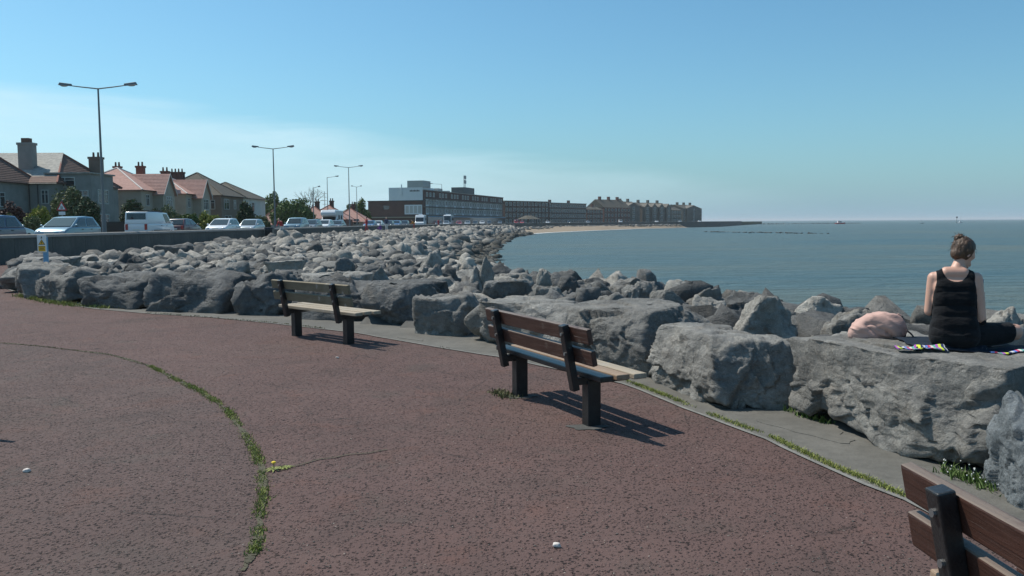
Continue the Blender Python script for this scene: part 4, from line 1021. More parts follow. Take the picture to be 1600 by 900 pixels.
# ------------------------------------------------------------------ boulders
ICO = {}
def ico(level):
    if level not in ICO:
        bm = bmesh.new(); bmesh.ops.create_icosphere(bm, subdivisions=level, radius=1)
        V = np.array([v.co[:] for v in bm.verts]); V /= np.linalg.norm(V, axis=1)[:, None]
        ICO[level] = (V, np.array([[v.index for v in f.verts] for f in bm.faces])); bm.free()
    return ICO[level]
def rock_shape(level, seed, dims, p=9, cuts=14, jit=.22, rough=1.0, flat=None, taper=.05, point=0.0, lean=0.0):
    D, Fc = ico(level); g = np.random.default_rng(seed)
    nr = np.concatenate([np.eye(3), -np.eye(3)])+g.normal(size=(6, 3))*jit; h = 0.9+.1*g.random(6)
    c = g.normal(size=(cuts, 3)); nr = np.concatenate([nr, c]); h = np.concatenate([h, 1.02+.36*g.random(cuts)]); p = p*2.2
    nr /= np.linalg.norm(nr, axis=1)[:, None]
    q = np.maximum(0, D@nr.T/h); r = (q**p).sum(1)**(-1/p)
    P = D*r[:, None]
    lo_, hi = P.min(0), P.max(0); P = (P-lo_)/(hi-lo_)-.5
    dm = np.array(dims, float); sc = dm.min()
    P = P*dm
    nd = D/dm; nd /= np.linalg.norm(nd, axis=1)[:, None]
    off = g.random(3)*50
    Q = P/np.sqrt(sc)+off
    W = Q+.30*np.stack([fbm(Q*2.5+k*7, seed+50+k, 3, .6)-.5 for k in range(3)], 1)
    disp = .30*(fbm(W*1.5, seed, 2)-.5)
    for K, amp, lim in ((16, .42, .13), (60, .38, .065), (230, .34, .030)):           # fracture facets at three sizes
        if level < 4 and K > 60: continue
        sd_ = W[g.integers(0, len(W), K)]; near_ = ((W[:, None, :]-sd_[None])**2).sum(2).argmin(1) if len(W) < 20000 else np.concatenate([((w_[:, None, :]-sd_[None])**2).sum(2).argmin(1) for w_ in np.array_split(W, 16)])
        rv = g.normal(size=(K, 3)); rv /= np.linalg.norm(rv, axis=1)[:, None]
        disp = disp+np.clip(((W-sd_[near_])*rv[near_]).sum(1)*amp+(g.random(K)[near_]-.5)*lim, -lim*2, lim*2)
    if level > 3: disp = disp+.10*(fbm(W*np.array([7, 7, 10]), seed+20, 4, .65, ridge=True)-.6)+.05*(fbm(Q*24, seed+70, 3, .7)-.5)
    P = P+nd*(disp*rough*sc*.62)[:, None]
    lo_, hi = P.min(0), P.max(0); P = (P-lo_)/(hi-lo_)
    if point:
        k = np.clip(P[:, 2], 0, 1); P[:, :2] = .5+(P[:, :2]-.5)*(1-point*k**1.3)[:, None]
    if flat: P[:, 2] = np.where(P[:, 2] > flat, flat+(P[:, 2]-flat)*.22, P[:, 2]); P[:, 2] /= P[:, 2].max()
    tz = np.clip(P[:, 2]/.35, 0, 1); P[:, :2] = .5+(P[:, :2]-.5)*(1-taper*(1-tz)**2)[:, None]
    P[:, :2] -= .5
    if lean: P[:, :2] *= (1+lean*(.62-P[:, 2]))[:, None]
    return P*dm, Fc
GR = 'big blocks edging the promenade'; GBK = 'boulders piled behind the edging blocks'
def boulder(name, V, Fc, m, loc, rz, label, group, cat='boulder'):
    o = np_mesh(name, V, Fc, MAT[m], smooth=True); o.location = loc; o.rotation_euler = (0, 0, rz)
    return tag(o, label, cat, group)
BL = {}
def edging(key, L_, R_, h, dep, m, seed, label, level=5, inset=0.0, **kw):
    a = gp(*L_); b_ = gp(*R_); d = (b_-a); w_ = d.length; t_ = d.normalized(); nrm = Vector((-t_.y, t_.x, 0))
    kw.setdefault('lean', .18 if d.length > 0 and a.y > 11 else .24); kw.setdefault('rough', .85); kw['p'] = kw.get('p', 9)+5; V, Fc = rock_shape(level, seed, (w_*(.97 if a.y > 11 else 1.03), dep, h+.20), **kw)
    c = (a+b_)/2+nrm*(dep/2-.15+inset)
    BL[key] = [c, t_, nrm, h]; kw.pop('none', 0)
    o = boulder('boulder', V, Fc, m, (c.x, c.y, -.20), math.atan2(t_.y, t_.x), label, GR); BL[key].append(o); return o
edging('r0a', (8, 459), (62, 468), .78, 1.8, 'rock_grey', 101, 'end boulder with white-streaked side where the path turns to the sea wall')
edging('r0b', (56, 468), (119, 474), .74, 1.9, 'rock_grey', 102, 'boulder below the yellow warning sign, grass at its foot')
ends = [(26, 415.5), (22.5, 421), (19, 427.5), (16, 435), (13, 443), (10, 452), (8, 459)]
for k in range(6):
    edging('r00%d' % k, ends[k], ends[k+1], .55+.12*(k % 3), 1.7, 'rock_grey' if k % 2 else 'rock_dark', 130+k, 'boulder edging the path between the sea wall and the white-streaked end boulder', level=4)
edging('r1', (117, 477), (226, 484), .70, 1.5, 'rock_dark', 103, 'wide dark block next to the boulder below the warning sign', p=14, jit=.12)
edging('r2', (225, 485), (358, 489.5), .80, 1.6, 'rock_dark', 104, 'broad dark block with a deep notch in its face, small stone near its end', p=12, jit=.14)
edging('r3', (356, 490), (438, 494), .78, 1.5, 'rock_dark', 105, 'dark block just left behind the backrest of the ochre bench')
edging('r3b', (432, 494), (560, 503), .74, 1.6, 'rock_dark', 106, 'dark block hidden behind the weathered ochre bench')
edging('r4', (560, 503), (648, 511), .68, 1.5, 'rock_dark', 107, 'block with slanting lit top just past the ochre bench', p=10, jit=.3)
edging('r5', (630, 519), (724, 526), .60, 1.1, 'rock_grey', 118, 'smooth rounded grey block between the two wooden benches', p=5, jit=.15, cuts=6, rough=.6)
edging('r6', (720, 530), (872, 556), .60, 1.4, 'rock_grey', 109, 'flat-topped pitted block behind the end of the mahogany bench', p=12, jit=.15, flat=.8)
edging('r7', (866, 561), (1006, 590), .70, 1.7, 'rock_grey', 110, 'large flat-topped block straight behind the mahogany bench', 6, p=12, jit=.16, flat=.8)
edging('r8', (1010, 590), (1150, 644), .63, 1.0, 'rock_grey', 111, 'squarish lime-spotted block beside the block the woman sits on', 6, p=13, jit=.13, flat=.85)
edging('r9', (1220, 641), (1545, 750), .71, 1.55, 'rock_grey', 112, 'largest grey block with the woman sitting on its flat top', 6, p=16, jit=.10, flat=.84, cuts=6, rough=.8)
edging('r10', (1546, 785), (1720, 806), .62, 1.0, 'rock_blue', 113, 'bluish grey boulder at the foot of the woman\'s block', 6, p=8, jit=.2, rough=.9)
def piled(px0, px1, yt, zt, h, m, seed, label, depf=.9, level=5, point=0., rz=0., **kw):
    ah = (450-103.2)-(px0+px1-1600)/2*ROLL
    d = (CAMH-zt)*F/(yt-ah); a = at(px0, yt, d); b_ = at(px1, yt, d); w_ = (b_.x-a.x)
    V, Fc = rock_shape(level if px1-px0 > 60 else 4, seed, (w_*1.04, w_*depf, h), point=point, **kw)
    boulder('boulder', V, Fc, m, ((a.x+b_.x)/2, d+w_*depf*.3, zt-h), rz, label, GBK)
piled(1142, 1264, 463, .76, 1.0, 'rock_pale', 201, 'pale speckled boulder beside the bag end of the woman\'s block', p=7, jit=.3, point=.35)
piled(1250, 1324, 463, .62, 1.0, 'rock_pale', 202, 'bright white angular boulder against the water near the pink bag', jit=.35, p=12)
piled(1296, 1442, 486, .62, .9, 'rock_grey', 203, 'grey boulder directly behind the pink bag', point=.25)
piled(1532, 1640, 482, .74, 1.1, 'rock_pale', 204, 'pale boulder with orange lichen beyond the woman\'s knee', point=.3)
piled(1186, 1250, 476, .55, .8, 'rock_grey', 205, 'low grey boulder between the pale speckled and white boulders')
piled(1128, 1224, 456, .58, .9, 'rock_dark', 206, 'dark ridged boulder behind the pale speckled boulder', jit=.3)
piled(1068, 1136, 449, .60, .9, 'rock_grey', 207, 'grey lumpy boulder above the speckled small one', jit=.3)
piled(1074, 1142, 463, .56, .8, 'rock_pale', 208, 'speckled pale boulder at the back corner of the lime-spotted block')
piled(1036, 1082, 437, .62, .9, 'rock_pale', 209, 'pale boulder with ochre-stained top on the skyline of the pile', point=.3)
piled(964, 1038, 440, .62, .9, 'rock_grey', 210, 'rough grey boulder next to the ochre-topped one', rough=1.3)
piled(1012, 1076, 452, .60, .8, 'rock_grey', 211, 'sloping blue-grey boulder behind the large flat dark block', jit=.3)
piled(918, 968, 438, .62, .9, 'rock_dark', 212, 'dark humped boulder beside the rough grey one', rough=1.3)
piled(870, 909, 431, .60, .8, 'rock_dark', 213, 'small dark flat boulder near the pointed pale one')
piled(832, 868, 419, .80, .7, 'rock_pale', 214, 'pointed pale boulder standing up against the water', point=.55, p=12)
piled(776, 836, 427, .60, .8, 'rock_pale', 215, 'low pale crumbly boulder at the foot of the white spires', rough=1.4)
piled(738, 840, 437, .62, 1.0, 'rock_dark', 216, 'big dark boulder below the white spires', jit=.25, flat=.8)
piled(738, 779, 401, .98, .95, 'rock_pale', 217, 'tall white spire-shaped rock at the water\'s edge', point=.62, p=14, jit=.3)
piled(722, 762, 416, .80, .8, 'rock_pale', 218, 'shorter white spire rock leaning by the tall one', point=.58, p=14, jit=.3)
piled(830, 892, 446, .56, .8, 'rock_grey', 219, 'brownish grey boulder between dark boulder and large flat block')
piled(574, 612, 416, .80, .7, 'rock_grey', 220, 'pointed grey rock standing behind the smooth rounded block', point=.5, p=12)
piled(520, 552, 402, .72, .9, 'rock_dark', 221, 'dark humped rock among pale ones behind the ochre bench', jit=.3)
piled(572, 706, 438, .60, .9, 'rock_dark', 222, 'wide flat dark boulder above the smooth rounded block', flat=.75)
piled(462, 574, 426, .66, .9, 'rock_grey', 223, 'wide flat grey boulder above the ochre bench backrest', flat=.75)
piled(406, 468, 422, .68, .9, 'rock_dark', 224, 'dark boulder above the left end of the ochre bench', jit=.3)
piled(350, 387, 407, .93, .5, 'rock_grey', 225, 'small loose stone perched on the dark blocks', p=13, jit=.35)
piled(26, 116, 401, .70, .9, 'rock_grey', 226, 'flat slab behind the blue signpost', flat=.7)
piled(168, 232, 394, .75, .9, 'rock_dark', 227, 'wedge-shaped boulder behind the wide dark block', point=.5)
piled(230, 290, 382, .80, .8, 'rock_dark', 228, 'thin dark slab lying close to the sea wall', flat=.7)
piled(412, 470, 406, .70, .9, 'rock_pale', 229, 'pale flat boulder in the armour beyond the ochre bench', flat=.7)
piled(652, 694, 392, .80, .8, 'rock_pale', 230, 'bright pale pointed rock in the middle of the armour', point=.5)

# loose armour: 250 individual boulders, the rest as one mass
protos = []
for k in range(12):
    V, Fc = rock_shape(3, 300+k, (1, .85, .7), p=9+k % 5, jit=.35, cuts=16, rough=1.45, point=.25*(k % 3 == 0))
    V[:, 2] -= .35
    protos.append((V, Fc))
protos4 = []
for k in range(12):
    V, Fc = rock_shape(4, 300+k, (1, .85, .7), p=9+k % 5, jit=.35, cuts=16, rough=1.45, point=.25*(k % 3 == 0)); V[:, 2] -= .35; protos4.append((V, Fc))
def ico_rock(level, k):
    V, Fc = rock_shape(level, 300+k, (1, .85, .7), p=11, jit=.35, cuts=16, rough=1.45, point=.25*(k % 3 == 0)); V[:, 2] -= .35
    return V, Fc
low = {2: [ico_rock(2, k) for k in range(12)], 1: [ico_rock(1, k) for k in range(12)]}
g = np.random.default_rng(44); cand = []
for (y0, y1, s) in ((5, 30, .66), (30, 60, .68), (60, 130, .82), (130, 292, 1.05)):
    yy = np.arange(y0, y1, s*.86); xx = np.arange(-21, 22, s)
    A, B = np.meshgrid(xx, yy); A = A+(np.arange(len(yy)) % 2)[:, None]*s/2
    p_ = np.stack([A.ravel(), B.ravel()], 1)+g.normal(size=(A.size, 2))*s*.2
    cand.append(np.c_[p_, np.full(len(p_), s)])
cand = np.concatenate(cand); sC = sdist(cand[:, :2], CREST); sE = sdist(cand[:, :2], EDGE)
keep = (sE > 1.9) & (sC < 10.2) & (cand[:, 0] > -20.6) & (cand[:, 1] > 6)
keep &= ~((sC < -.5) & (sE < 2.4) & (cand[:, 1] < 14))
cand = cand[keep]; sC = sC[keep]; z = surf(cand[:, :2]); n = len(cand)
siz = cand[:, 2]*np.exp(g.normal(size=n)*.40)*1.06
dims = siz[:, None]*np.stack([.85+.5*g.random(n), .85+.4*g.random(n), .85+.6*g.random(n)], 1)
rot = g.random(n)*6.283; tilt = g.normal(size=(n, 2))*.5; kind = g.integers(0, 12, n)
zc = z+.10*g.normal(size=n)*cand[:, 2]+.06-.22*np.clip((62-cand[:, 1])/22, 0, 1)-.28*np.clip((-13-cand[:, 0])/6, 0, 1)*np.clip((75-cand[:, 1])/25, .8, 1)+.10*g.normal(size=n)*cand[:, 2]
zc = np.where(cand[:, 1] < 48, np.minimum(zc, .50-dims[:, 2]*.42), np.minimum(zc, .62-dims[:, 2]*.42))
zc = np.where(cand[:, 1] < 22, np.minimum(zc, .44-dims[:, 2]*.35), zc)
u = fbm(np.c_[cand[:, :2]*.25, z[:, None]*0], 8, 2); tone = np.where(g.random(n) < np.clip(.12+.9*((cand[:, 1]-14)/60), .10, .48)*(u+.5), 2, np.where(g.random(n) < .45, 0, 1))
TM = ['rock_grey', 'rock_dark', 'rock_pale']
d_ = np.hypot(cand[:, 0], cand[:, 1]); px = 800+F*cand[:, 0]/cand[:, 1]
app = siz/d_*np.where((px > 20) & (px < 1050) & (sC < 4) & (cand[:, 1] > 13), 1, 0)
order = np.argsort(-app); near = order[:250]; rest = order[250:]
pm = []
for V, Fc in protos4:
    o = np_mesh('boulder', V, Fc, MAT['rock_grey'], smooth=True); pm.append(o.data); bpy.data.objects.remove(o)
def blab(i):
    big = siz[i] > cand[i, 2]*1.05
    zone = 'lying close under the sea wall' if cand[i, 0] < -16.5 else ('sloping towards the water' if sC[i] > -1.5 else ('just beyond the ochre bench' if cand[i, 1] < 24 else 'in the middle of the loose armour'))
    return ('large ' if big else 'small ')+('mid-grey', 'dark grey', 'pale')[int(tone[i])]+' boulder '+zone
for i in near:
    o = bpy.data.objects.new('boulder', pm[kind[i]]); col.objects.link(o)
    o.location = (cand[i, 0], cand[i, 1], zc[i]); o.rotation_euler = (tilt[i, 0], tilt[i, 1], rot[i]); o.scale = dims[i]
    o.material_slots[0].link = 'OBJECT'; o.material_slots[0].material = MAT[TM[tone[i]]]
    tag(o, blab(i), 'boulder', blab(i).replace('boulder', 'boulders'))
def rotm(a, b_, c):
    return np.array(Matrix.Rotation(c, 3, 'Z') @ Matrix.Rotation(b_, 3, 'Y') @ Matrix.Rotation(a, 3, 'X'))
VV = []; FF = []; MI = []; base = 0
for i in rest:
    lv = 3 if d_[i] < 26 and app[i] > 0 else (2 if d_[i] < 55 else 1)
    V, Fc = protos[kind[i]] if lv == 3 else low[lv][kind[i]]
    P = (V*dims[i])@rotm(tilt[i, 0], tilt[i, 1], rot[i]).T+np.array([cand[i, 0], cand[i, 1], zc[i]])
    VV.append(P); FF.append(Fc+base); MI.append(np.full(len(Fc), tone[i])); base += len(P)
o = np_mesh('rock_armour', np.concatenate(VV), np.concatenate(FF), [MAT[k] for k in TM], smooth=False, mi=np.concatenate(MI))
tag(o, 'mass of grey boulders forming the rock armour down to the water', 'rocks', kind='stuff')
def rock_line(name, label, pts, seed, zoff, smin, smax, m):
    g = np.random.default_rng(seed); VV = []; FF = []; base = 0
    for (x, y, zz_) in pts:
        V, Fc = low[1][g.integers(0, 12)]; s = g.uniform(smin, smax)
        P = (V*np.array([s*1.3, s, s*.8]))@rotm(*(g.normal(size=2)*.3), g.random()*6.28).T+np.array([x, y, zz_+zoff]); VV.append(P); FF.append(Fc+base); base += len(P)
    return tag(np_mesh(name, np.concatenate(VV), np.concatenate(FF), MAT[m]), label, 'rocks', kind='stuff')
g = np.random.default_rng(9)
ap = gp(1105, 362.5, SEA_Z); bp = gp(1282, 365, SEA_Z)
rock_line('rock_groyne', 'broken line of dark rocks just above the water off the beach', [(ap.x+(bp.x-ap.x)*q+g.normal()*.8, ap.y+(bp.y-ap.y)*q+g.normal()*5, SEA_Z-.05) for q in g.random(120)], 1, .05, .4, 1.0, 'rock_dark')
rock_line('breakwater', 'long low dark breakwater on the horizon', [(245+q*200, 940+q*120+g.normal()*2, SEA_Z) for q in g.random(300)], 2, .1, 1.0, 2.0, 'rock_dark')
pts = []
for q in g.random(380):
    k = q*4; i = int(k); f_ = k-i; a = Vector(WALL[4+i]); c = Vector(WALL[5+i]) if 5+i < len(WALL) else a
    w_ = a.lerp(c, f_); t_ = (c-a).normalized(); o_ = g.uniform(.8, 8 if i < 2 else 4); pts.append((w_.x+t_.y*o_, w_.y-t_.x*o_, -.5-o_*.12))
rock_line('beach_rocks', 'scattered grey rocks along the back of the sandy beach', [p for p in pts if p[1] > 280], 3, .0, .8, 2.0, 'rock_grey')

# ------------------------------------------------------------------ benches
def bench(P1, P2, label, seatm, backm, rearm='black_paint', front=None, group='wooden benches on the promenade'):
    """P1, P2: feet of the two posts; the seat looks to the left of P1->P2 (seaward)"""
    a = Vector(P1[:2]); b_ = Vector(P2[:2]); c = (a+b_)/2; t_ = (b_-a).normalized(); half = (b_-a).length/2
    t = empty('bench', (c.x, c.y, 0), math.atan2(t_.y, t_.x)); ov = .30; K = MAT['black_paint']
    def plank(name, y0, y1, z0, z1, m, tl=0, piv=None, wob=0):
        m_ = MB(); m_.box((-half-ov, -(y1-y0)/2, -(z1-z0)/2), (half+ov, (y1-y0)/2, (z1-z0)/2))
        o = m_.build(name, MAT[m], t, bevel=.008, seg=2); o.location = (0, (y0+y1)/2, (z0+z1)/2); o.rotation_euler = (tl, wob*.6, wob); return o
    for s in (-1, 1):
        m = MB(); m.box((s*half-.05, -.06, -.2), (s*half+.05, .06, .375)); m.build('leg', K, t, bevel=.006)
        m = MB(); m.box((s*half-.035, -.17, .345), (s*half+.035, .33, .405)); m.build('seat_bracket', K, t, bevel=.005)
        # leaning back support
        m = MB(); u_ = Vector((0, -.20, 1)).normalized(); p = Vector((s*half, -.155, .30)); q = Vector((s*half, -.262, .835))
        v_ = Vector((0, u_.z, -u_.y)); hw = Vector((.036, 0, 0)); hd = v_*.030
        m.add([p-hw-hd, p+hw-hd, p+hw+hd, p-hw+hd, q-hw-hd, q+hw-hd, q+hw+hd, q-hw+hd], [(3, 2, 1, 0), (4, 5, 6, 7), (0, 1, 5, 4), (1, 2, 6, 5), (2, 3, 7, 6), (3, 0, 4, 7)])
        so = m.build('back_support', K, t, bevel=.006)
        for z in (.60, .76):
            w_ = MB(); yb = -.155-.107*(z-.30)/.535
            w_.tube((s*half, yb-.040, z), (s*half, yb-.028, z), .014, .014, 8); w_.build('bolt', MAT['bolt_metal'], so)
    for k, (y0, m) in enumerate(zip((-.105, .05, .205), seatm)): plank('seat_plank', y0, y0+.122, .407, .452, m, wob=(.004, -.003, .005)[k])
    for k, (zc_, m) in enumerate(((.600, backm[1]), (.768, backm[0]))):
        yc = -.155-.107*(zc_-.30)/.535+.054
        plank('back_plank', yc-.022, yc+.022, zc_-.062, zc_+.062, m, tl=.197, wob=(.003, -.002)[k])
    return tag(t, label, 'bench', group)
bench(gp(464, 524.5), gp(545, 537), 'bench of weathered pale ochre planks on black posts', ('wood_weathered',)*3, ('wood_ochre', 'wood_ochre'))
bench(gp(812.5, 618.5), gp(924, 664), 'mahogany-backed bench with worn pale seat planks, throwing a striped shadow', ('black_paint', 'wood_worn_red', 'wood_weathered'), ('wood_mahogany', 'wood_mahogany'))
lt = gp(1386, 722, .83); aa = Vector((.06, -1, 0)).normalized(); ff = Vector((1, .06, 0)).normalized()
q1 = lt+aa*.3+ff*.27; q2 = q1+aa*1.22
bench(q1, q2, 'red-brown bench with scuffed top plank facing the woman\'s block', ('wood_worn_red', 'wood_mahogany', 'wood_mahogany'), ('wood_mahogany', 'wood_mahogany'))
tip = gp(31, 688); e_ = tip-Vector((.512, -.288, 0)); aa = Vector((.93, -.37, 0)).normalized(); ff = Vector((-aa.y, aa.x, 0))
q2 = e_-aa*.3-ff*.26; q1 = q2-aa*1.22
bench(q2, q1, 'bench whose shadow tip falls beside the grassy crack', ('wood_weathered',)*3, ('wood_ochre', 'wood_ochre'))

# ------------------------------------------------------------------ grass in the cracks, small litter
def blades(name, pts, label, m, seed, h=(.02, .05), wd=.004, parent=None, per=1, spread=.02, kindcat='grass'):
    g = np.random.default_rng(seed); pts = np.repeat(np.asarray(pts, float), per, 0); n = len(pts)
    pts = pts+np.c_[g.normal(size=(n, 2))*spread, np.zeros(n)]
    an = g.random(n)*6.28; w_ = np.c_[np.cos(an), np.sin(an), np.zeros(n)]*(wd*(.6+.8*g.random((n, 1))))
    hh = g.uniform(*h, n); ln = np.c_[g.normal(size=(n, 2))*.5*hh[:, None], hh]
    mid = pts+ln*.5*np.array([.7, .7, 1.1])
    V = np.stack([pts-w_, pts+w_, mid+w_*.7, mid-w_*.7, pts+ln], 1).reshape(-1, 3); b0 = np.arange(n)*5
    T = np.concatenate([np.stack([b0, b0+1, b0+2], 1), np.stack([b0, b0+2, b0+3], 1), np.stack([b0+3, b0+2, b0+4], 1)])
    return tag(np_mesh(name, V, T, MAT[m]), label, kindcat, kind='stuff')
def pline(pxs, n, seed, wmul=None, z=.0):
    P = [gp(*q) for q in pxs]; g = np.random.default_rng(seed); out = []
    ln = [(b-a).length for a, b in zip(P[:-1], P[1:])]; cum = np.cumsum([0]+ln)
    for s in g.random(n)*cum[-1]:
        i = min(len(ln)-1, int(np.searchsorted(cum, s))-1 if s > 0 else 0); i = max(i, 0); f_ = (s-cum[i])/ln[i]; p = P[i].lerp(P[i+1], f_); out.append((p.x, p.y, z))
    return np.array(out)
CR = [(0, 536), (60, 541), (170, 554), (235, 572), (268, 590), (310, 610), (350, 636), (374, 665), (395, 700), (410, 735), (412, 770), (405, 820), (400, 858), (374, 897)]
cl = []
for k, q in enumerate(CR):
    p = gp(*q); cl.append((p.x, p.y))
fine = []
for a, b_ in zip(cl[:-1], cl[1:]):
    for k in range(12):
        f_ = k/12; fine.append((a[0]+(b_[0]-a[0])*f_+random.gauss(0, .006), a[1]+(b_[1]-a[1])*f_+random.gauss(0, .006)))
wds = [.008+.022*abs(math.sin(i*.37)*math.cos(i*.11)) for i in range(len(fine))]
ol = [f_ for f_ in fine]+[(fine[-1][0]-.1, .5), (-8, -6), (-20, -6), (-20.5, 14)]
tag(sheet('old_promenade_surface', ol, .002, MAT['old_asphalt']), kind='structure')
mo = MB()
for i in range(len(fine)-1):
    t_ = (Vector(fine[i+1])-Vector(fine[i])).normalized(); n_ = Vector((-t_.y, t_.x)); a = Vector(fine[i]); b_ = Vector(fine[i+1])
    mo.add([(*(a-n_*wds[i]), .006), (*(b_-n_*wds[i+1]), .006), (*(b_+n_*wds[i+1]), .006), (*(a+n_*wds[i]), .006)], [(0, 1, 2, 3)])
tag(mo.build('crack', MAT['crack_dirt']), 'curving mossy crack across the red promenade surface', kind='structure')
g = np.random.default_rng(2)
p = pline(CR[3:], 5200, 5); msk = fbm(np.c_[p[:, :2]*3.1, p[:, :1]*0], 4, 4, .65)+.25*g.random(len(p)) > .62+.10*np.clip((6.6-p[:, 1])/2, 0, 1)
blades('crack_grass', p[msk], 'thin green grass growing along the curved crack', 'grass', 6, (.005, .024), .0035, per=2, spread=.020)
p = pline(CR[:4], 700, 7); blades('crack_moss', p, 'dull moss in the far end of the crack', 'moss', 8, (.006, .018), .005, spread=.012)
sc_ = MB(); sq = [gp(*q) for q in ((412, 738), (440, 732), (470, 727), (500, 718), (522, 716), (545, 711), (575, 709), (605, 703))]
for a, b_ in zip(sq[:-1], sq[1:]):
    n_ = Vector((-(b_-a).y, (b_-a).x, 0)).normalized()*.007; sc_.add([(*(a-n_).xy, .0065), (*(b_-n_).xy, .0065), (*(b_+n_).xy, .0065), (*(a+n_).xy, .0065)], [(0, 1, 2, 3)])
tag(sc_.build('crack', MAT['crack_dirt']), 'thin side crack branching from the grassy crack', kind='structure')
p = pline([(440, 732), (500, 718), (545, 712), (605, 703)], 500, 9); msk = fbm(np.c_[p[:, :2]*3, p[:, :1]*0], 5, 2) > .5
blades('crack_grass', p[msk], 'sparse grass in the short branching crack', 'moss', 10, (.006, .025), .004, per=2, spread=.012)
ED = [(975, 600), (1040, 625), (1100, 650), (1150, 669), (1200, 687), (1250, 711), (1300, 735), (1360, 758), (1415, 782), (1480, 815)]
p = pline([(x+3, y-5) for x, y in ED], 4200, 11); msk = fbm(np.c_[p[:, :2]*3.2, p[:, :1]*0], 6, 4, .65)+.3*g.random(len(p)) > .62
blades('edge_grass', p[msk], 'green grass along the edge of the concrete strip', 'grass', 12, (.006, .030), .0035, per=2, spread=.020)
p = pline([(30, 462), (75, 472), (110, 477), (150, 480), (175, 482)], 700, 13); blades('edge_grass', p, 'rough grass at the foot of the end boulder', 'grass', 14, (.02, .09), .007, per=2, spread=.08)
p = pline([(180, 486), (300, 494), (430, 505), (560, 520), (700, 545)], 500, 15); msk = fbm(np.c_[p[:, :2]*1.5, p[:, :1]*0], 7, 3) > .55
blades('edge_grass', p[msk], 'sparse moss along the far concrete edge', 'moss', 16, (.01, .03), .006, per=2, spread=.03)
p = pline([(1475, 738), (1505, 748), (1535, 758), (1550, 768)], 110, 17); blades('weeds', p, 'small white-flowered weeds under the largest block', 'leaf_green', 18, (.02, .08), .005, per=3, spread=.04)
fl = MB()
for q in p[:26]: fl.ball((q[0]+random.gauss(0, .05), q[1]+random.gauss(0, .05), random.uniform(.03, .08)), .005, 6, 4)
tag(fl.build('weed_flowers', MAT['petal_white']), 'tiny white flowers under the largest block', kind='stuff')
p = pline([(1230, 642), (1260, 652), (1300, 664)], 50, 19); blades('weeds', p, 'low weeds in the gap between the two big blocks', 'leaf_green', 20, (.02, .08), .006, per=3, spread=.03)
p = pline([(775, 612), (790, 618), (800, 622)], 120, 21); blades('weeds', p, 'pale weeds round the far post of the mahogany bench', 'moss', 22, (.01, .04), .005, per=3, spread=.05)
for k, q in enumerate(((428, 735), (446, 732))):
    c = gp(*q); t = empty('dandelion', (c.x, c.y, 0)); g = np.random.default_rng(60+k)
    for j in range(9):
        a = j*.7+k; m = MB(); r = .05+.03*random.random()
        m.add([(0, 0, .004), (r*.5*math.cos(a)-.008*math.sin(a), r*.5*math.sin(a)+.008*math.cos(a), .014), (r*math.cos(a), r*math.sin(a), .006), (r*.5*math.cos(a)+.008*math.sin(a), r*.5*math.sin(a)-.008*math.cos(a), .014)], [(0, 1, 2, 3)]); m.build('leaf', MAT['grass'], t)
    if k == 0:
        m = MB(); m.tube((0, 0, 0), (0, 0, .05), .003, .003, 6); m.build('stalk', MAT['grass'], t); m = MB(); m.ball((0, 0, .055), (.016, .016, .008), 8, 6); m.build('flower', MAT['petal'], t)
    tag(t, 'yellow dandelion in the crack where it branches' if k == 0 else 'flat rosette of green leaves beside the dandelion', 'plant')
for q, r, lab in (((870, 855), .022, 'small white shell lying on the red surface near the picture foot of the promenade'), ((42, 738), .025, 'white pebble on the red surface inside the curved crack'), ((527, 560), .02, 'tiny pale pebble near the ochre bench')):
    c = gp(*q); V, Fc = rock_shape(3, int(q[0]), (r*2, r*1.5, r*1.1), p=6); o = np_mesh('pebble', V, Fc, MAT['ridge_white'], smooth=True); o.location = (c.x, c.y, 0); tag(o, lab, 'pebble')
VV = []; FF = []; base = 0; g = np.random.default_rng(77); V0, F0 = ico(1)
for k in range(2600):
    y = 2.2+g.random()**1.7*10; x = g.uniform(-.75, .62)*y
    if sdist([(x, y)], EDGE)[0] > -.05: continue
    s = g.uniform(.002, .006); P = V0*np.array([s*1.3, s, s*.6])+np.array([x, y, s*.3]); VV.append(P); FF.append(F0+base); base += len(P)
tag(np_mesh('grit', np.concatenate(VV), np.concatenate(FF), MAT['kerb_concrete']), 'loose grit scattered over the promenade', kind='stuff')
for q, rx, ry, sd_ in (((1262, 672), .42, .17, 3), ((640, 528), .35, .12, 7), ((1120, 630), .2, .12, 9)):
    c = gp(*q); m = MB(); t_ = Vector((.5, -.85))
    pr = []
    for k in range(28):
        a = k*2*math.pi/28; r = 1+.18*math.sin(3*a+sd_)+.10*math.sin(7*a+sd_*2); u_, v_ = rx*r*math.cos(a), ry*r*math.sin(a)
        pr.append((c.x+t_.x*u_-t_.y*v_, c.y+t_.y*u_+t_.x*v_))
    if sum(p[0]*q_[1]-q_[0]*p[1] for p, q_ in zip(pr, pr[1:]+pr[:1])) < 0: pr = pr[::-1]
    m.prism(pr, 'z', .001, .0085); m.build('mortar_patch', MAT['kerb_concrete'], parent=kb)
# dark tar collars round the posts of the mahogany bench
for q in ((812.5, 620), (918, 668)):
    c = gp(*q); m = MB(); pr = [(c.x+.15*(1+.22*math.sin(3*a)+.1*math.sin(7*a))*math.cos(a), c.y+.11*(1+.2*math.cos(2*a)+.1*math.sin(5*a))*math.sin(a)) for a in [k*.2618 for k in range(24)]]
    m.add([(x, y, .005) for x, y in pr], [tuple(range(24))]); tag(m.build('tar_patch', MAT['rubble']), kind='structure')

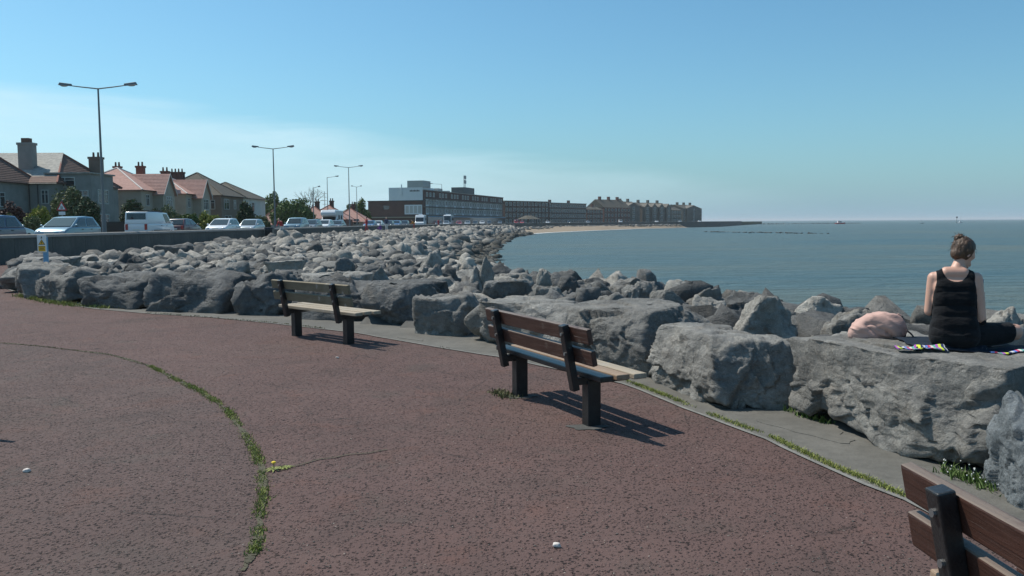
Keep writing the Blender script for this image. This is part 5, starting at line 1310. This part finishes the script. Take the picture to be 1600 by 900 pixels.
# ------------------------------------------------------------------ people
def skinmat(name, c):
    q = NB(name); o = q.coord(); col_ = q.ramp(q.noise(o, 9, 4), [(0.3, c), (0.7, tuple(x*1.12 for x in c))])
    q.b.inputs['Subsurface Weight'].default_value = 0.08; q.b.inputs['Subsurface Radius'].default_value = (.012, .005, .003)
    return q.out(col_, 0.5, q.bump(q.noise(o, 120, 3), .15, .002))
skinmat('skin', (0.55, 0.32, 0.235))
def clothmat(name, a, b_, sc=14):
    q = NB(name); o = q.coord(); n_ = q.noise(o, sc, 5, .6)
    q.b.inputs['Specular IOR Level'].default_value = .15; q.b.inputs['Sheen Weight'].default_value = .05
    return q.out(q.ramp(n_, [(0.3, a), (0.7, b_)]), .9, q.bump(q.noise(q.map(o, (1, 1, 2.2)), sc*.9, 4), .6, .02))
clothmat('cloth_black', (0.006, 0.0065, 0.008), (0.011, 0.012, 0.014)); clothmat('cloth_black2', (0.009, 0.010, 0.012), (0.015, 0.016, 0.018))
clothmat('cloth_red', (0.33, 0.045, 0.05), (0.42, 0.08, 0.08)); clothmat('cloth_white', (0.55, 0.55, 0.53), (0.65, 0.65, 0.63)); clothmat('cloth_blue', (0.03, 0.05, 0.10), (0.05, 0.07, 0.13))
clothmat('cloth_orange', (0.50, 0.22, 0.05), (0.60, 0.28, 0.06)); clothmat('cloth_purple', (0.12, 0.05, 0.20), (0.18, 0.07, 0.28))
q = NB('hair_brown'); o_ = q.coord(); hn = q.noise(q.map(o_, (34, 34, 10)), 1.0, 4, .6, .6)
q.out(q.ramp(hn, [(.3, (0.030, 0.017, 0.010)), (.7, (0.11, 0.062, 0.033))]), .55, q.bump(hn, .8, .01))
clothmat('bag_pink', (0.50, 0.325, 0.275), (0.56, 0.37, 0.315), 7)

def pill(m, a, b_, ra, rb, n=14, sq=(1, 1)):
    """tapered capsule"""
    a = Vector(a); b_ = Vector(b_); d = b_-a; ln = d.length
    d = d.normalized() if ln > 1e-6 else Vector((0, 0, 1)); u_ = d.orthogonal().normalized(); v_ = d.cross(u_)
    rings = []
    for k in range(5): t_ = -math.pi/2+math.pi/2*(k+.35)/5; rings.append((a+d*(ra*math.sin(t_)), ra*math.cos(t_)))
    for k in range(1, 4): rings.append((a+d*(ln*k/4), ra+(rb-ra)*k/4))
    for k in range(5): t_ = math.pi/2*(k+.15)/5; rings.append((b_+d*(rb*math.sin(t_)), rb*math.cos(t_)))
    vv = [c+u_*(r*math.cos(2*math.pi*i/n))+v_*(r*math.sin(2*math.pi*i/n)) for c, r in rings for i in range(n)]
    ff = [(j*n+i, j*n+(i+1) % n, (j+1)*n+(i+1) % n, (j+1)*n+i) for j in range(len(rings)-1) for i in range(n)]
    ff += [tuple(range(n))[::-1], tuple(range((len(rings)-1)*n, len(rings)*n))]
    m.add(vv, ff)
def fuse(m, voxel, smooth=5):
    me = bpy.data.meshes.new('tmp'); me.from_pydata(m.v, [], m.f); o = bpy.data.objects.new('tmp', me); col.objects.link(o)
    r = o.modifiers.new('r', 'REMESH'); r.mode = 'VOXEL'; r.voxel_size = voxel
    s = o.modifiers.new('s', 'SMOOTH'); s.factor = .5; s.iterations = smooth
    dg = bpy.context.evaluated_depsgraph_get(); out = bpy.data.meshes.new_from_object(o.evaluated_get(dg))
    bpy.data.objects.remove(o)
    out.polygons.foreach_set('use_smooth', [True]*len(out.polygons)); out.materials.clear()
    return out
def garment(body, g_of, name, m, parent, th=.007, soft=.012, wrinkle=0.0, seed=1):
    n = len(body.vertices); co = np.empty(n*3, np.float32); body.vertices.foreach_get('co', co); co = co.reshape(-1, 3)
    no = np.empty(n*3, np.float32); body.vertices.foreach_get('normal', no); no = no.reshape(-1, 3)
    gv = g_of(co); off = np.clip(gv/soft, -1, 1)*th
    if wrinkle: off = off+np.where(gv > 0, wrinkle*(fbm(co*np.array([9, 9, 26]), seed, 3)-.35), 0)
    P = co+no*off[:, None]
    fs = [tuple(p.vertices) for p in body.polygons]; kp = gv > -.02
    fs = [f for f in fs if all(kp[i] for i in f)]
    me = bpy.data.meshes.new(name); us = sorted({i for f in fs for i in f}); mp_ = {i: k for k, i in enumerate(us)}
    me.from_pydata([tuple(P[i]) for i in us], [], [tuple(mp_[i] for i in f) for f in fs]); me.polygons.foreach_set('use_smooth', [True]*len(fs))
    return link(name, me, parent, MAT[m])
def hand(m, w_, d, up_, s, curl=.9, ln=.085):
    """palm and five fingers: wrist w_, pointing d, back of hand up_, thumb on side s"""
    w_ = Vector(w_); d = Vector(d).normalized(); up_ = (Vector(up_)-d*Vector(up_).dot(d)).normalized(); r = d.cross(up_)*s
    for k in range(4):
        o_ = (k-1.5)*.019; pill(m, w_+r*o_*.6, w_+d*ln+r*o_, .014, .011)
        L_ = (.040, .046, .043, .033)[k]; p = w_+d*ln+r*o_; e1 = d*math.cos(curl*.6)-up_*math.sin(curl*.6); e2 = d*math.cos(curl*1.5)-up_*math.sin(curl*1.5)
        pill(m, p, p+e1*L_, .0092, .0084, 8); pill(m, p+e1*L_, p+e1*L_+e2*L_*.8, .0084, .0074, 8)
    p = w_+d*.025-r*.028; e = (d*.7-r*.6-up_*.35).normalized(); pill(m, p, p+e*.04, .012, .010, 8); pill(m, p+e*.04, p+e*.04+(d-up_*.3).normalized()*.032, .010, .008, 8)

# --- woman on the largest block
from mathutils.bvhtree import BVHTree
ro = BL['r9'][4]; bpy.context.view_layer.update(); mwr = ro.matrix_world
bvh = BVHTree.FromPolygons([mwr @ v.co for v in ro.data.vertices], [tuple(p.vertices) for p in ro.data.polygons])
def top_z(x, y):
    h_ = bvh.ray_cast(Vector((x, y, 3)), Vector((0, 0, -1))); return h_[0].z if h_[0] else .6
wp = at(1490, 541, 6.12); wp.z = max(top_z(wp.x+a, wp.y+b_) for a in (-.1, 0, .1) for b_ in (-.08, 0, .08))-.012
t = empty('person', wp, R(-18)); t.scale = (.88, .95, 1.0)
m = MB()
# trunk
for a, b_, ra, rb in (((-.080, -.01, .105), (.080, -.01, .105), .106, .106), ((-.075, .0, .17), (.075, .0, .17), .104, .104), ((-.07, .02, .26), (.07, .02, .26), .092, .092),
                      ((-.075, .04, .36), (.075, .04, .36), .095, .095), ((-.09, .055, .45), (.09, .055, .45), .085, .085), ((-.125, .065, .515), (.125, .065, .515), .058, .058),
                      ((-.065, .055, .555), (.065, .055, .555), .052, .052), ((.0, .06, .55), (.045, .10, .64), .052, .047),
                      ((-.07, .115, .42), (-.07, .12, .42), .06, .06), ((.07, .115, .42), (.07, .12, .42), .06, .06)): pill(m, a, b_, ra, rb)
# arms
for pts in ([(-.160, .07, .515), (-.185, .075, .27), (.02, .26, .33)], [(.165, .06, .515), (.205, .035, .225), (.245, .23, .40)]):
    pill(m, pts[0], pts[1], .050, .039); pill(m, pts[1], pts[2], .039, .026)
hand(m, (.02, .26, .33), (.8, .5, .3), (0, -.4, 1), -1); hand(m, (.245, .23, .40), (.05, .8, .55), (.7, -.3, .3), 1)
# legs
for pts in ([(.09, .01, .095), (.50, .20, .115), (.14, .42, .06)], [(-.08, .02, .095), (-.02, .46, .16), (.20, .36, .055)]):
    pill(m, pts[0], pts[1], .092, .062); pill(m, pts[1], pts[2], .058, .036)
    f0 = Vector(pts[2]); fd = (Vector(pts[2])-Vector(pts[1])).normalized()
    pill(m, f0, f0+fd*.13+Vector((0, .04, -.015)), .036, .026); pill(m, f0-fd*.01, f0+Vector((0, -.03, -.02)), .032, .028)
# head, bowed and turned to the right
HM = Matrix.Translation((.072, .125, .700)) @ Matrix.Rotation(R(-55), 4, 'Z') @ Matrix.Rotation(R(-36), 4, 'X')
hb = MB(); hb.ball((0, 0, .015), (.074, .092, .095), 20, 14); hb.ball((0, .030, -.045), (.056, .062, .065), 16, 10)
for a, b_, ra, rb in (((0, .088, .0), (0, .108, -.028), .010, .015), ((-.02, .078, -.062), (.02, .078, -.062), .013, .013), ((-.03, .07, .02), (.03, .07, .02), .022, .022), ((0, .070, -.10), (0, .075, -.10), .020, .020)): pill(hb, a, b_, ra, rb, 10)
for s in (-1, 1): pill(hb, (s*.073, -.005, .01), (s*.077, -.012, -.03), .014, .010, 8)
m.add(hb.v, hb.f, M=HM)
me = fuse(m, .0075, 6); body = link('body', me, t, MAT['skin'])
def g_top(c):
    x, y, z = c.T; ax = np.abs(x)
    arm = np.where(z > .20, .163+.012*np.clip((.40-z)/.2, 0, 1)-ax, np.where(y > .16, -.05, .2))
    strap = np.where(z > .40, .162-.018*np.clip((z-.40)/.10, 0, 1)-ax, .2)          # armholes
    e = np.sqrt((x/.100)**2+((z-.595)/.098)**2)-1                                   # scooped back
    neck = np.where(y < .085, e*.09, np.where(ax < .085, .46-z, .05))
    lo_ = (z-.085); legs = np.where((z < .16) & (y > .11), -.05, .2)
    return np.minimum.reduce([arm, strap, neck, lo_, legs, .592-z, np.where(y > .095, .555-z, .2)])
garment(me, g_top, 'tank_top', 'cloth_black', t, wrinkle=.012, seed=5)
def g_short(c):
    x, y, z = c.T
    r_ = .415-np.maximum(0, (x-.09)*.907+(y-.01)*.42)-np.where(x > .2, 0, 0)      # along the right thigh
    l_ = .38-np.maximum(0, (y-.02)); up_ = .125-z+.09*np.clip((np.hypot(x, y)-.12)/.1, 0, 1)
    shin = np.where((y > .25) & (z < .12) & (x > -.04), -.05, .2)
    return np.minimum.reduce([r_, l_, up_, shin])
garment(me, g_short, 'shorts', 'cloth_black2', t, th=.010, wrinkle=.010, seed=8)
# hair: cap, bun, loose strands
hc = MB()
hc.ball((0, -.018, .026), (.094, .102, .098), 20, 14); hc.ball((0, -.055, -.028), (.062, .050, .058), 16, 10)
hm = MB(); hm.add(hc.v, hc.f, M=HM); hmesh = fuse(hm, .007, 4)
n = len(hmesh.vertices); co = np.empty(n*3, np.float32); hmesh.vertices.foreach_get('co', co); co = co.reshape(-1, 3).astype(float)
loc_ = np.array([(HM.inverted() @ Vector(c))[:] for c in co]); face = np.clip((loc_[:, 1]-.010)/.03, 0, 1)*np.clip((.080-loc_[:, 2])/.03, 0, 1)
cc = np.array(HM.translation); dv = co-cc; co = cc+dv*(1-.45*face+.05*(fbm(co*np.array([60, 60, 30]), 3, 3)-.5)*2)[:, None]
hmesh.vertices.foreach_set('co', co.astype(np.float32).ravel()); hair = link('hair', hmesh, t, MAT['hair_brown'])
bn = MB(); V, Fc = ico(4); V = V*np.array([.043, .038, .036]); V = V*(1+.22*(fbm(V*70, 5, 3)-.5)*2)[:, None]
bm_ = np_mesh('bun', V, Fc, MAT['hair_brown'], hair, smooth=True); bm_.location = HM @ Vector((-.02, -.088, .075))
sg_ = MB(); random.seed(12)
for k in range(80):
    a = random.uniform(0, 6.28); el = random.uniform(-.7, .9); p = Vector((.080*math.cos(a)*math.cos(el), .085*math.sin(a)*math.cos(el)-.02, .085*math.sin(el)+.02))
    if p.y > .04 and p.z < .05: continue
    d = (p.normalized()*.5+Vector((random.gauss(0, .5), random.gauss(0, .5), random.gauss(-.2, .5)))).normalized(); l_ = random.uniform(.02, .045)
    a0 = HM @ p; a1 = HM @ (p+d*l_*.5); a2 = HM @ (p+d*l_*.8+Vector((0, 0, -l_*.4))); sg_.path([a0, a1, a2], [.0022, .0016, .0007], 4)
for k in range(70):
    p = Vector((random.gauss(-.02, .022), random.gauss(-.088, .020), random.gauss(.080, .018))); d = Vector((random.gauss(0, 1), random.gauss(0, 1), random.gauss(.2, .8))).normalized(); l_ = .022
    sg_.path([HM @ p, HM @ (p+d*l_*.6), HM @ (p+d*l_+Vector((0, 0, -.008)))], [.0024, .0018, .0007], 4)
tag(sg_.build('loose_strands', MAT['hair_brown'], hair), kind='stuff')
for s in (-1, 1):
    e = MB(); p = HM @ Vector((s*.030, .078, .012)); e.ball(p, .010, 8, 6); e.build('eye', MAT['sign_white'], t)
lp = MB(); lp.tube(HM @ Vector((-.02, .091, -.062)), HM @ Vector((.02, .091, -.062)), .0045, .0045, 6); lp.build('lips', MAT['cloth_red'], t)
tag(t, 'person in black tank top and shorts sitting cross-legged, head bowed, brown hair in a bun', 'person')
# phone in the right hand
ph = MB(); ph.box((-.030, -.004, -.058), (.030, .004, .058)); po = ph.build('phone', MAT['cloth_blue'], bevel=.006)
mw = Matrix.Translation(wp) @ Matrix.Rotation(R(-18), 4, 'Z') @ Matrix.Diagonal((.88, .95, 1, 1)); po.location = mw @ Vector((.245, .33, .452)); po.rotation_euler = (R(-35), R(8), R(-20))
tag(po, 'dark phone held in the hand of the sitting person', 'phone')

# --- pink bag
bp_ = at(1368, 528, 6.75); bp_.z = top_z(bp_.x, bp_.y)-.012
t = empty('bag', bp_, R(-6)); V, Fc = ico(5); g = V.copy()
x, y, z = V.T
P = np.stack([np.sign(x)*np.abs(x)**.75*.215, np.sign(y)*np.abs(y)**.8*.13, np.sign(z)*np.abs(z)**.8*.150], 1)
tt = np.clip((P[:, 0]+.215)/.43, 0, 1)
P[:, 2] = np.where(P[:, 2] > 0, P[:, 2]*(.38+.78*tt**.8), P[:, 2]*.75)
P[:, 1] *= (.7+.35*tt)
f1 = fbm(P*np.array([5, 7, 7])+3, 41, 2); f2 = fbm((P@np.array([[.8, 0, .6], [0, 1, 0], [-.6, 0, .8]]))*np.array([3, 7, 13]), 42, 2, .35, ridge=True)
nd = V*np.array([.3, 1, 1]); nd /= np.linalg.norm(nd, axis=1)[:, None]
f3 = 1-np.abs(2*vnoise((P@np.array([[.75, 0, .66], [0, 1, 0], [-.66, 0, .75]]))*np.array([2.2, 5, 11])+9, 77)-1); P = P+nd*((f1-.5)*.05+(f2-.6)*.07-.045*np.clip((f3-.62)/.38, 0, 1)**1.5)[:, None]
P[:, 2] = np.maximum(P[:, 2], -.07); P[:, 2] += .075
np_mesh('bag_body', P, Fc, MAT['bag_pink'], t, smooth=True)
zp = MB(); zp.path([(.20, -.09, .02), (.222, -.05, .10), (.205, .0, .185), (.21, .06, .17), (.215, .1, .06)], .006, 6); zp.build('zip', MAT['trim_black'], t)
sp = MB(); sp.path([(.21, -.06, .09), (.25, -.09, .05), (.27, -.12, .01), (.24, -.14, .008), (.19, -.13, .01)], .007, 6); sp.build('strap', MAT['trim_black'], t)
tg = MB(); tg.path([(.13, -.02, .19), (.165, -.02, .207), (.19, -.02, .195)], .006, 6); tg.build('handle_loop', MAT['bag_pink'], t)
tag(t, 'slumped pale pink fabric bag lying on the block beside the person', 'bag')
# --- striped blanket under the person
q = NB('blanket'); o_ = q.coord(); sx = q.node('ShaderNodeSeparateXYZ'); q.l.new(o_, sx.inputs[0])
fr_ = q.math('FRACT', q.math('MULTIPLY', sx.outputs[0], 7.0))
cr_ = q.node('ShaderNodeValToRGB'); cr_.color_ramp.interpolation = 'CONSTANT'; e = cr_.color_ramp.elements
cols = [(0.55, 0.65, 0.05), (0.02, 0.03, 0.10), (0.6, 0.6, 0.6), (0.10, 0.20, 0.55), (0.55, 0.05, 0.12), (0.65, 0.65, 0.6), (0.10, 0.40, 0.30), (0.35, 0.10, 0.40)]
while len(e) < len(cols): e.new(.5)
for k, c in enumerate(cols): e[k].position = k/len(cols); e[k].color = (*c, 1)
q.l.new(fr_, cr_.inputs[0]); q.out(cr_.outputs[0], .95, q.bump(q.noise(o_, 90, 3), .6, .004))
clothmat('blanket_dark', (0.006, 0.012, 0.022), (0.012, 0.02, 0.034))
def drape(name, x0, x1, y0, y1, m, parent, nx=40, ny=30, seed=3, amp=.012, z0=.0):
    xs = np.linspace(x0, x1, nx); ys = np.linspace(y0, y1, ny); A, B = np.meshgrid(xs, ys); p = np.stack([A.ravel(), B.ravel()], 1)
    zz_ = z0+amp*(fbm(np.c_[p*9, p[:, :1]*0], seed, 3))
    p[:, 1] += .012*np.sin(p[:, 0]*14+seed); ii = (np.arange(ny-1)[:, None]*nx+np.arange(nx-1)[None]).ravel()
    cr, sr = math.cos(R(-10)), math.sin(R(-10)); zz_ = zz_+np.array([top_z(wp.x+cr*a-sr*b_, wp.y+sr*a+cr*b_)-wp.z for a, b_ in p])+.008
    o = np_mesh(name, np.c_[p, zz_], np.stack([ii, ii+1, ii+nx+1, ii+nx], 1), MAT[m], parent, smooth=True)
    s = o.modifiers.new('s', 'SOLIDIFY'); s.thickness = .008; return o
t = empty('blanket', (wp.x, wp.y, wp.z+.0), R(-10))
drape('cloth', -.30, .62, -.14, .5, 'blanket_dark', t, amp=.02, z0=.0)
drape('striped_border', -.44, -.10, -.20, -.10, 'blanket', t, nx=60, ny=12, seed=5, amp=.035, z0=.004); drape('striped_border', .20, .62, -.19, -.13, 'blanket', t, nx=60, ny=8, seed=6, amp=.022, z0=.002)
tag(t, 'dark blanket with bright multicoloured striped border under the person', 'blanket')

# --- small far people
def walker(px, yfeet, d, z0, hgt, top, legs_, label, pose='stand', face=0.):
    p = at(px, yfeet, d); t = empty('person', (p.x, d, z0), face); s = hgt/1.7; m = MB(); S = lambda q: tuple(v*s for v in q)
    lean = .35 if pose == 'bend' else 0.0; st_ = .18 if pose == 'walk' else .06
    hip = (0, 0, .88); ch = (0, lean*.8, 1.32-lean*.25); hd = (0, lean*1.25, 1.58-lean*.45)
    if pose == 'sit': hip = (0, 0, .12); ch = (0, .05, .55); hd = (0, .09, .80)
    pill(m, S((-.07, hip[1], hip[2])), S((.07, hip[1], hip[2])), .12*s, .12*s); pill(m, S(hip), S(ch), .13*s, .14*s); pill(m, S((-.12, ch[1], ch[2]+.02)), S((.12, ch[1], ch[2]+.02)), .085*s, .085*s)
    pill(m, S(ch), S(hd), .06*s, .055*s); pill(m, S(hd), S((hd[0], hd[1]+.02, hd[2]+.05)), .085*s, .088*s)
    for k in (-1, 1):
        if pose == 'sit': kn = (k*.14, .38, .36); ft = (k*.12, .55, .04)
        else: kn = (k*.09, k*st_*.5+.03, .48); ft = (k*.09, k*st_-.04, .06)
        pill(m, S((k*.09, hip[1], hip[2])), S(kn), .085*s, .06*s); pill(m, S(kn), S(ft), .058*s, .04*s); pill(m, S(ft), S((ft[0], ft[1]+.15, .04)), .04*s, .03*s)
        el = (k*.26, ch[1]+.05, ch[2]-.27); hn_ = (k*.20, ch[1]+.26, ch[2]-.36); pill(m, S((k*.19, ch[1], ch[2]+.03)), S(el), .048*s, .038*s); pill(m, S(el), S(hn_), .037*s, .028*s); pill(m, S(hn_), S((hn_[0], hn_[1]+.09, hn_[2])), .032*s, .022*s)
    me = fuse(m, .022, 3); link('body', me, t, MAT['skin']); h_ = hip[2]*s; hz = hd[2]*s
    garment(me, lambda c: np.minimum(c[:, 2]-h_+.02, hz-.12*s-c[:, 2]), 'top', top, t, th=.012, soft=.03)
    if pose == 'sit': garment(me, lambda c: np.where(c[:, 2] < .45*s, np.minimum(.4, h_+.3*s-c[:, 2]-np.where(c[:, 1] < .12*s, .3*s, 0)), -1), 'trousers', legs_, t, th=.012, soft=.03)
    else: garment(me, lambda c: np.minimum(h_+.0-c[:, 2], c[:, 2]-.10*s), 'trousers', legs_, t, th=.012, soft=.03)
    hr = MB(); hr.ball(S((hd[0], hd[1]-.02, hd[2]+.075)), (.092*s, .095*s, .085*s), 10, 8); hr.build('hair', MAT['hair_brown'], t)
    return tag(t, label, 'person', 'people along the sea wall')
walker(441, 370, 66, .66, 1.5, 'cloth_red', 'cloth_white', 'person in red top and white trousers bending over the boulders', 'bend', R(160))
walker(573, 364, 94, .66, 1.65, 'cloth_red', 'cloth_red', 'person in red walking before the sea wall', 'walk', R(90))
walker(595, 364, 102, .72, 1.5, 'cloth_purple', 'cloth_white', 'person in mauve sitting low on the boulders', 'sit', R(60)); walker(604, 362, 104, .66, 1.65, 'cloth_blue', 'cloth_white', 'person in dark top and white trousers beside the sitting one', 'stand', R(200))
walker(647, 357, 150, .62, 1.65, 'cloth_orange', 'cloth_red', 'person in orange and red standing by the wall', 'bend', R(100))
walker(685, 350, 190, ROAD_Z, 1.7, 'cloth_red', 'cloth_red', 'person in bright red on the road side of the wall', 'walk', R(30))
# ------------------------------------------------------------------ boats and marks on the water
def boat(px, d, ln, hull, label, mast=0, cabin=True, rz=0.):
    p = at(px, 350, d); t = empty('boat', (p.x, d, SEA_Z), rz); m = MB()
    ou = [(-.5, .16), (-.3, .2), (.1, .2), (.36, .12), (.5, 0), (.36, -.12), (.1, -.2), (-.3, -.2), (-.5, -.16)]
    n = len(ou); vv = [(x*ln*.9, y*ln*.75, -.2) for x, y in ou]+[(x*ln, y*ln, .16*ln*(.75+.35*max(0, x))) for x, y in ou]
    m.add(vv, [(i, (i+1) % n, n+(i+1) % n, n+i)[::-1] for i in range(n)]+[tuple(range(n, 2*n))[::-1]]); m.build('hull', MAT[hull], t)
    if cabin:
        m = MB(); m.box((-.28*ln, -.11*ln, .12*ln), (.08*ln, .11*ln, .30*ln)); co_ = m.build('cabin', MAT['paint_white'], t, bevel=.05)
        m = MB(); m.box((-.24*ln, -.114*ln, .19*ln), (.06*ln, .114*ln, .26*ln)); m.build('cabin_window', MAT['car_glass'], co_)
    if mast: m = MB(); m.tube((0, 0, .1*ln), (0, 0, mast), .08, .05, 6); m.build('mast', MAT['lamp_grey'], t)
    return tag(t, label, 'boat')
boat(1313, 900, 11, 'paint_red', 'red-hulled boat with white cabin near the breakwater', 4)
boat(1501, 1000, 6, 'paint_white', 'white sailing boat with tall bare mast on the horizon', 13)
boat(1229, 950, 5, 'paint_white', 'small white boat moored before the breakwater', 0, False)
boat(1441, 900, 4, 'paint_dark', 'small dark open boat beyond the bowed head', 2.5, False)
p = at(1495, 345, 950); mk_ = empty('beacon', (p.x, 950, SEA_Z)); m = MB(); m.tube((0, 0, -1), (0, 0, 7.5), .22, .18, 8); m.build('pole', MAT['trim_black'], mk_)
m = MB(); m.box((-.6, -.6, 5.8), (.6, .6, 7.4)); m.build('topmark', MAT['trim_black'], mk_); tag(mk_, 'thin dark channel marker pole beside the white sailing boat', 'marker')

# ------------------------------------------------------------------ haze over the bay
hz_ = bpy.data.materials.new('haze'); hz_.use_nodes = True; hn_ = hz_.node_tree.nodes; hl_ = hz_.node_tree.links
hn_.remove(hn_['Principled BSDF']); pvn = hn_.new('ShaderNodeVolumePrincipled'); pvn.inputs['Color'].default_value = (0.93, 0.97, 1.0, 1)
pvn.inputs['Density'].default_value = 0.00013; pvn.inputs['Anisotropy'].default_value = 0.2
hl_.new(pvn.outputs[0], hn_['Material Output'].inputs['Volume'])
m = MB(); m.box((-9100, -500, -6), (16100, 26100, 26)); ho = m.build('haze', hz_); tag(ho, kind='stuff')
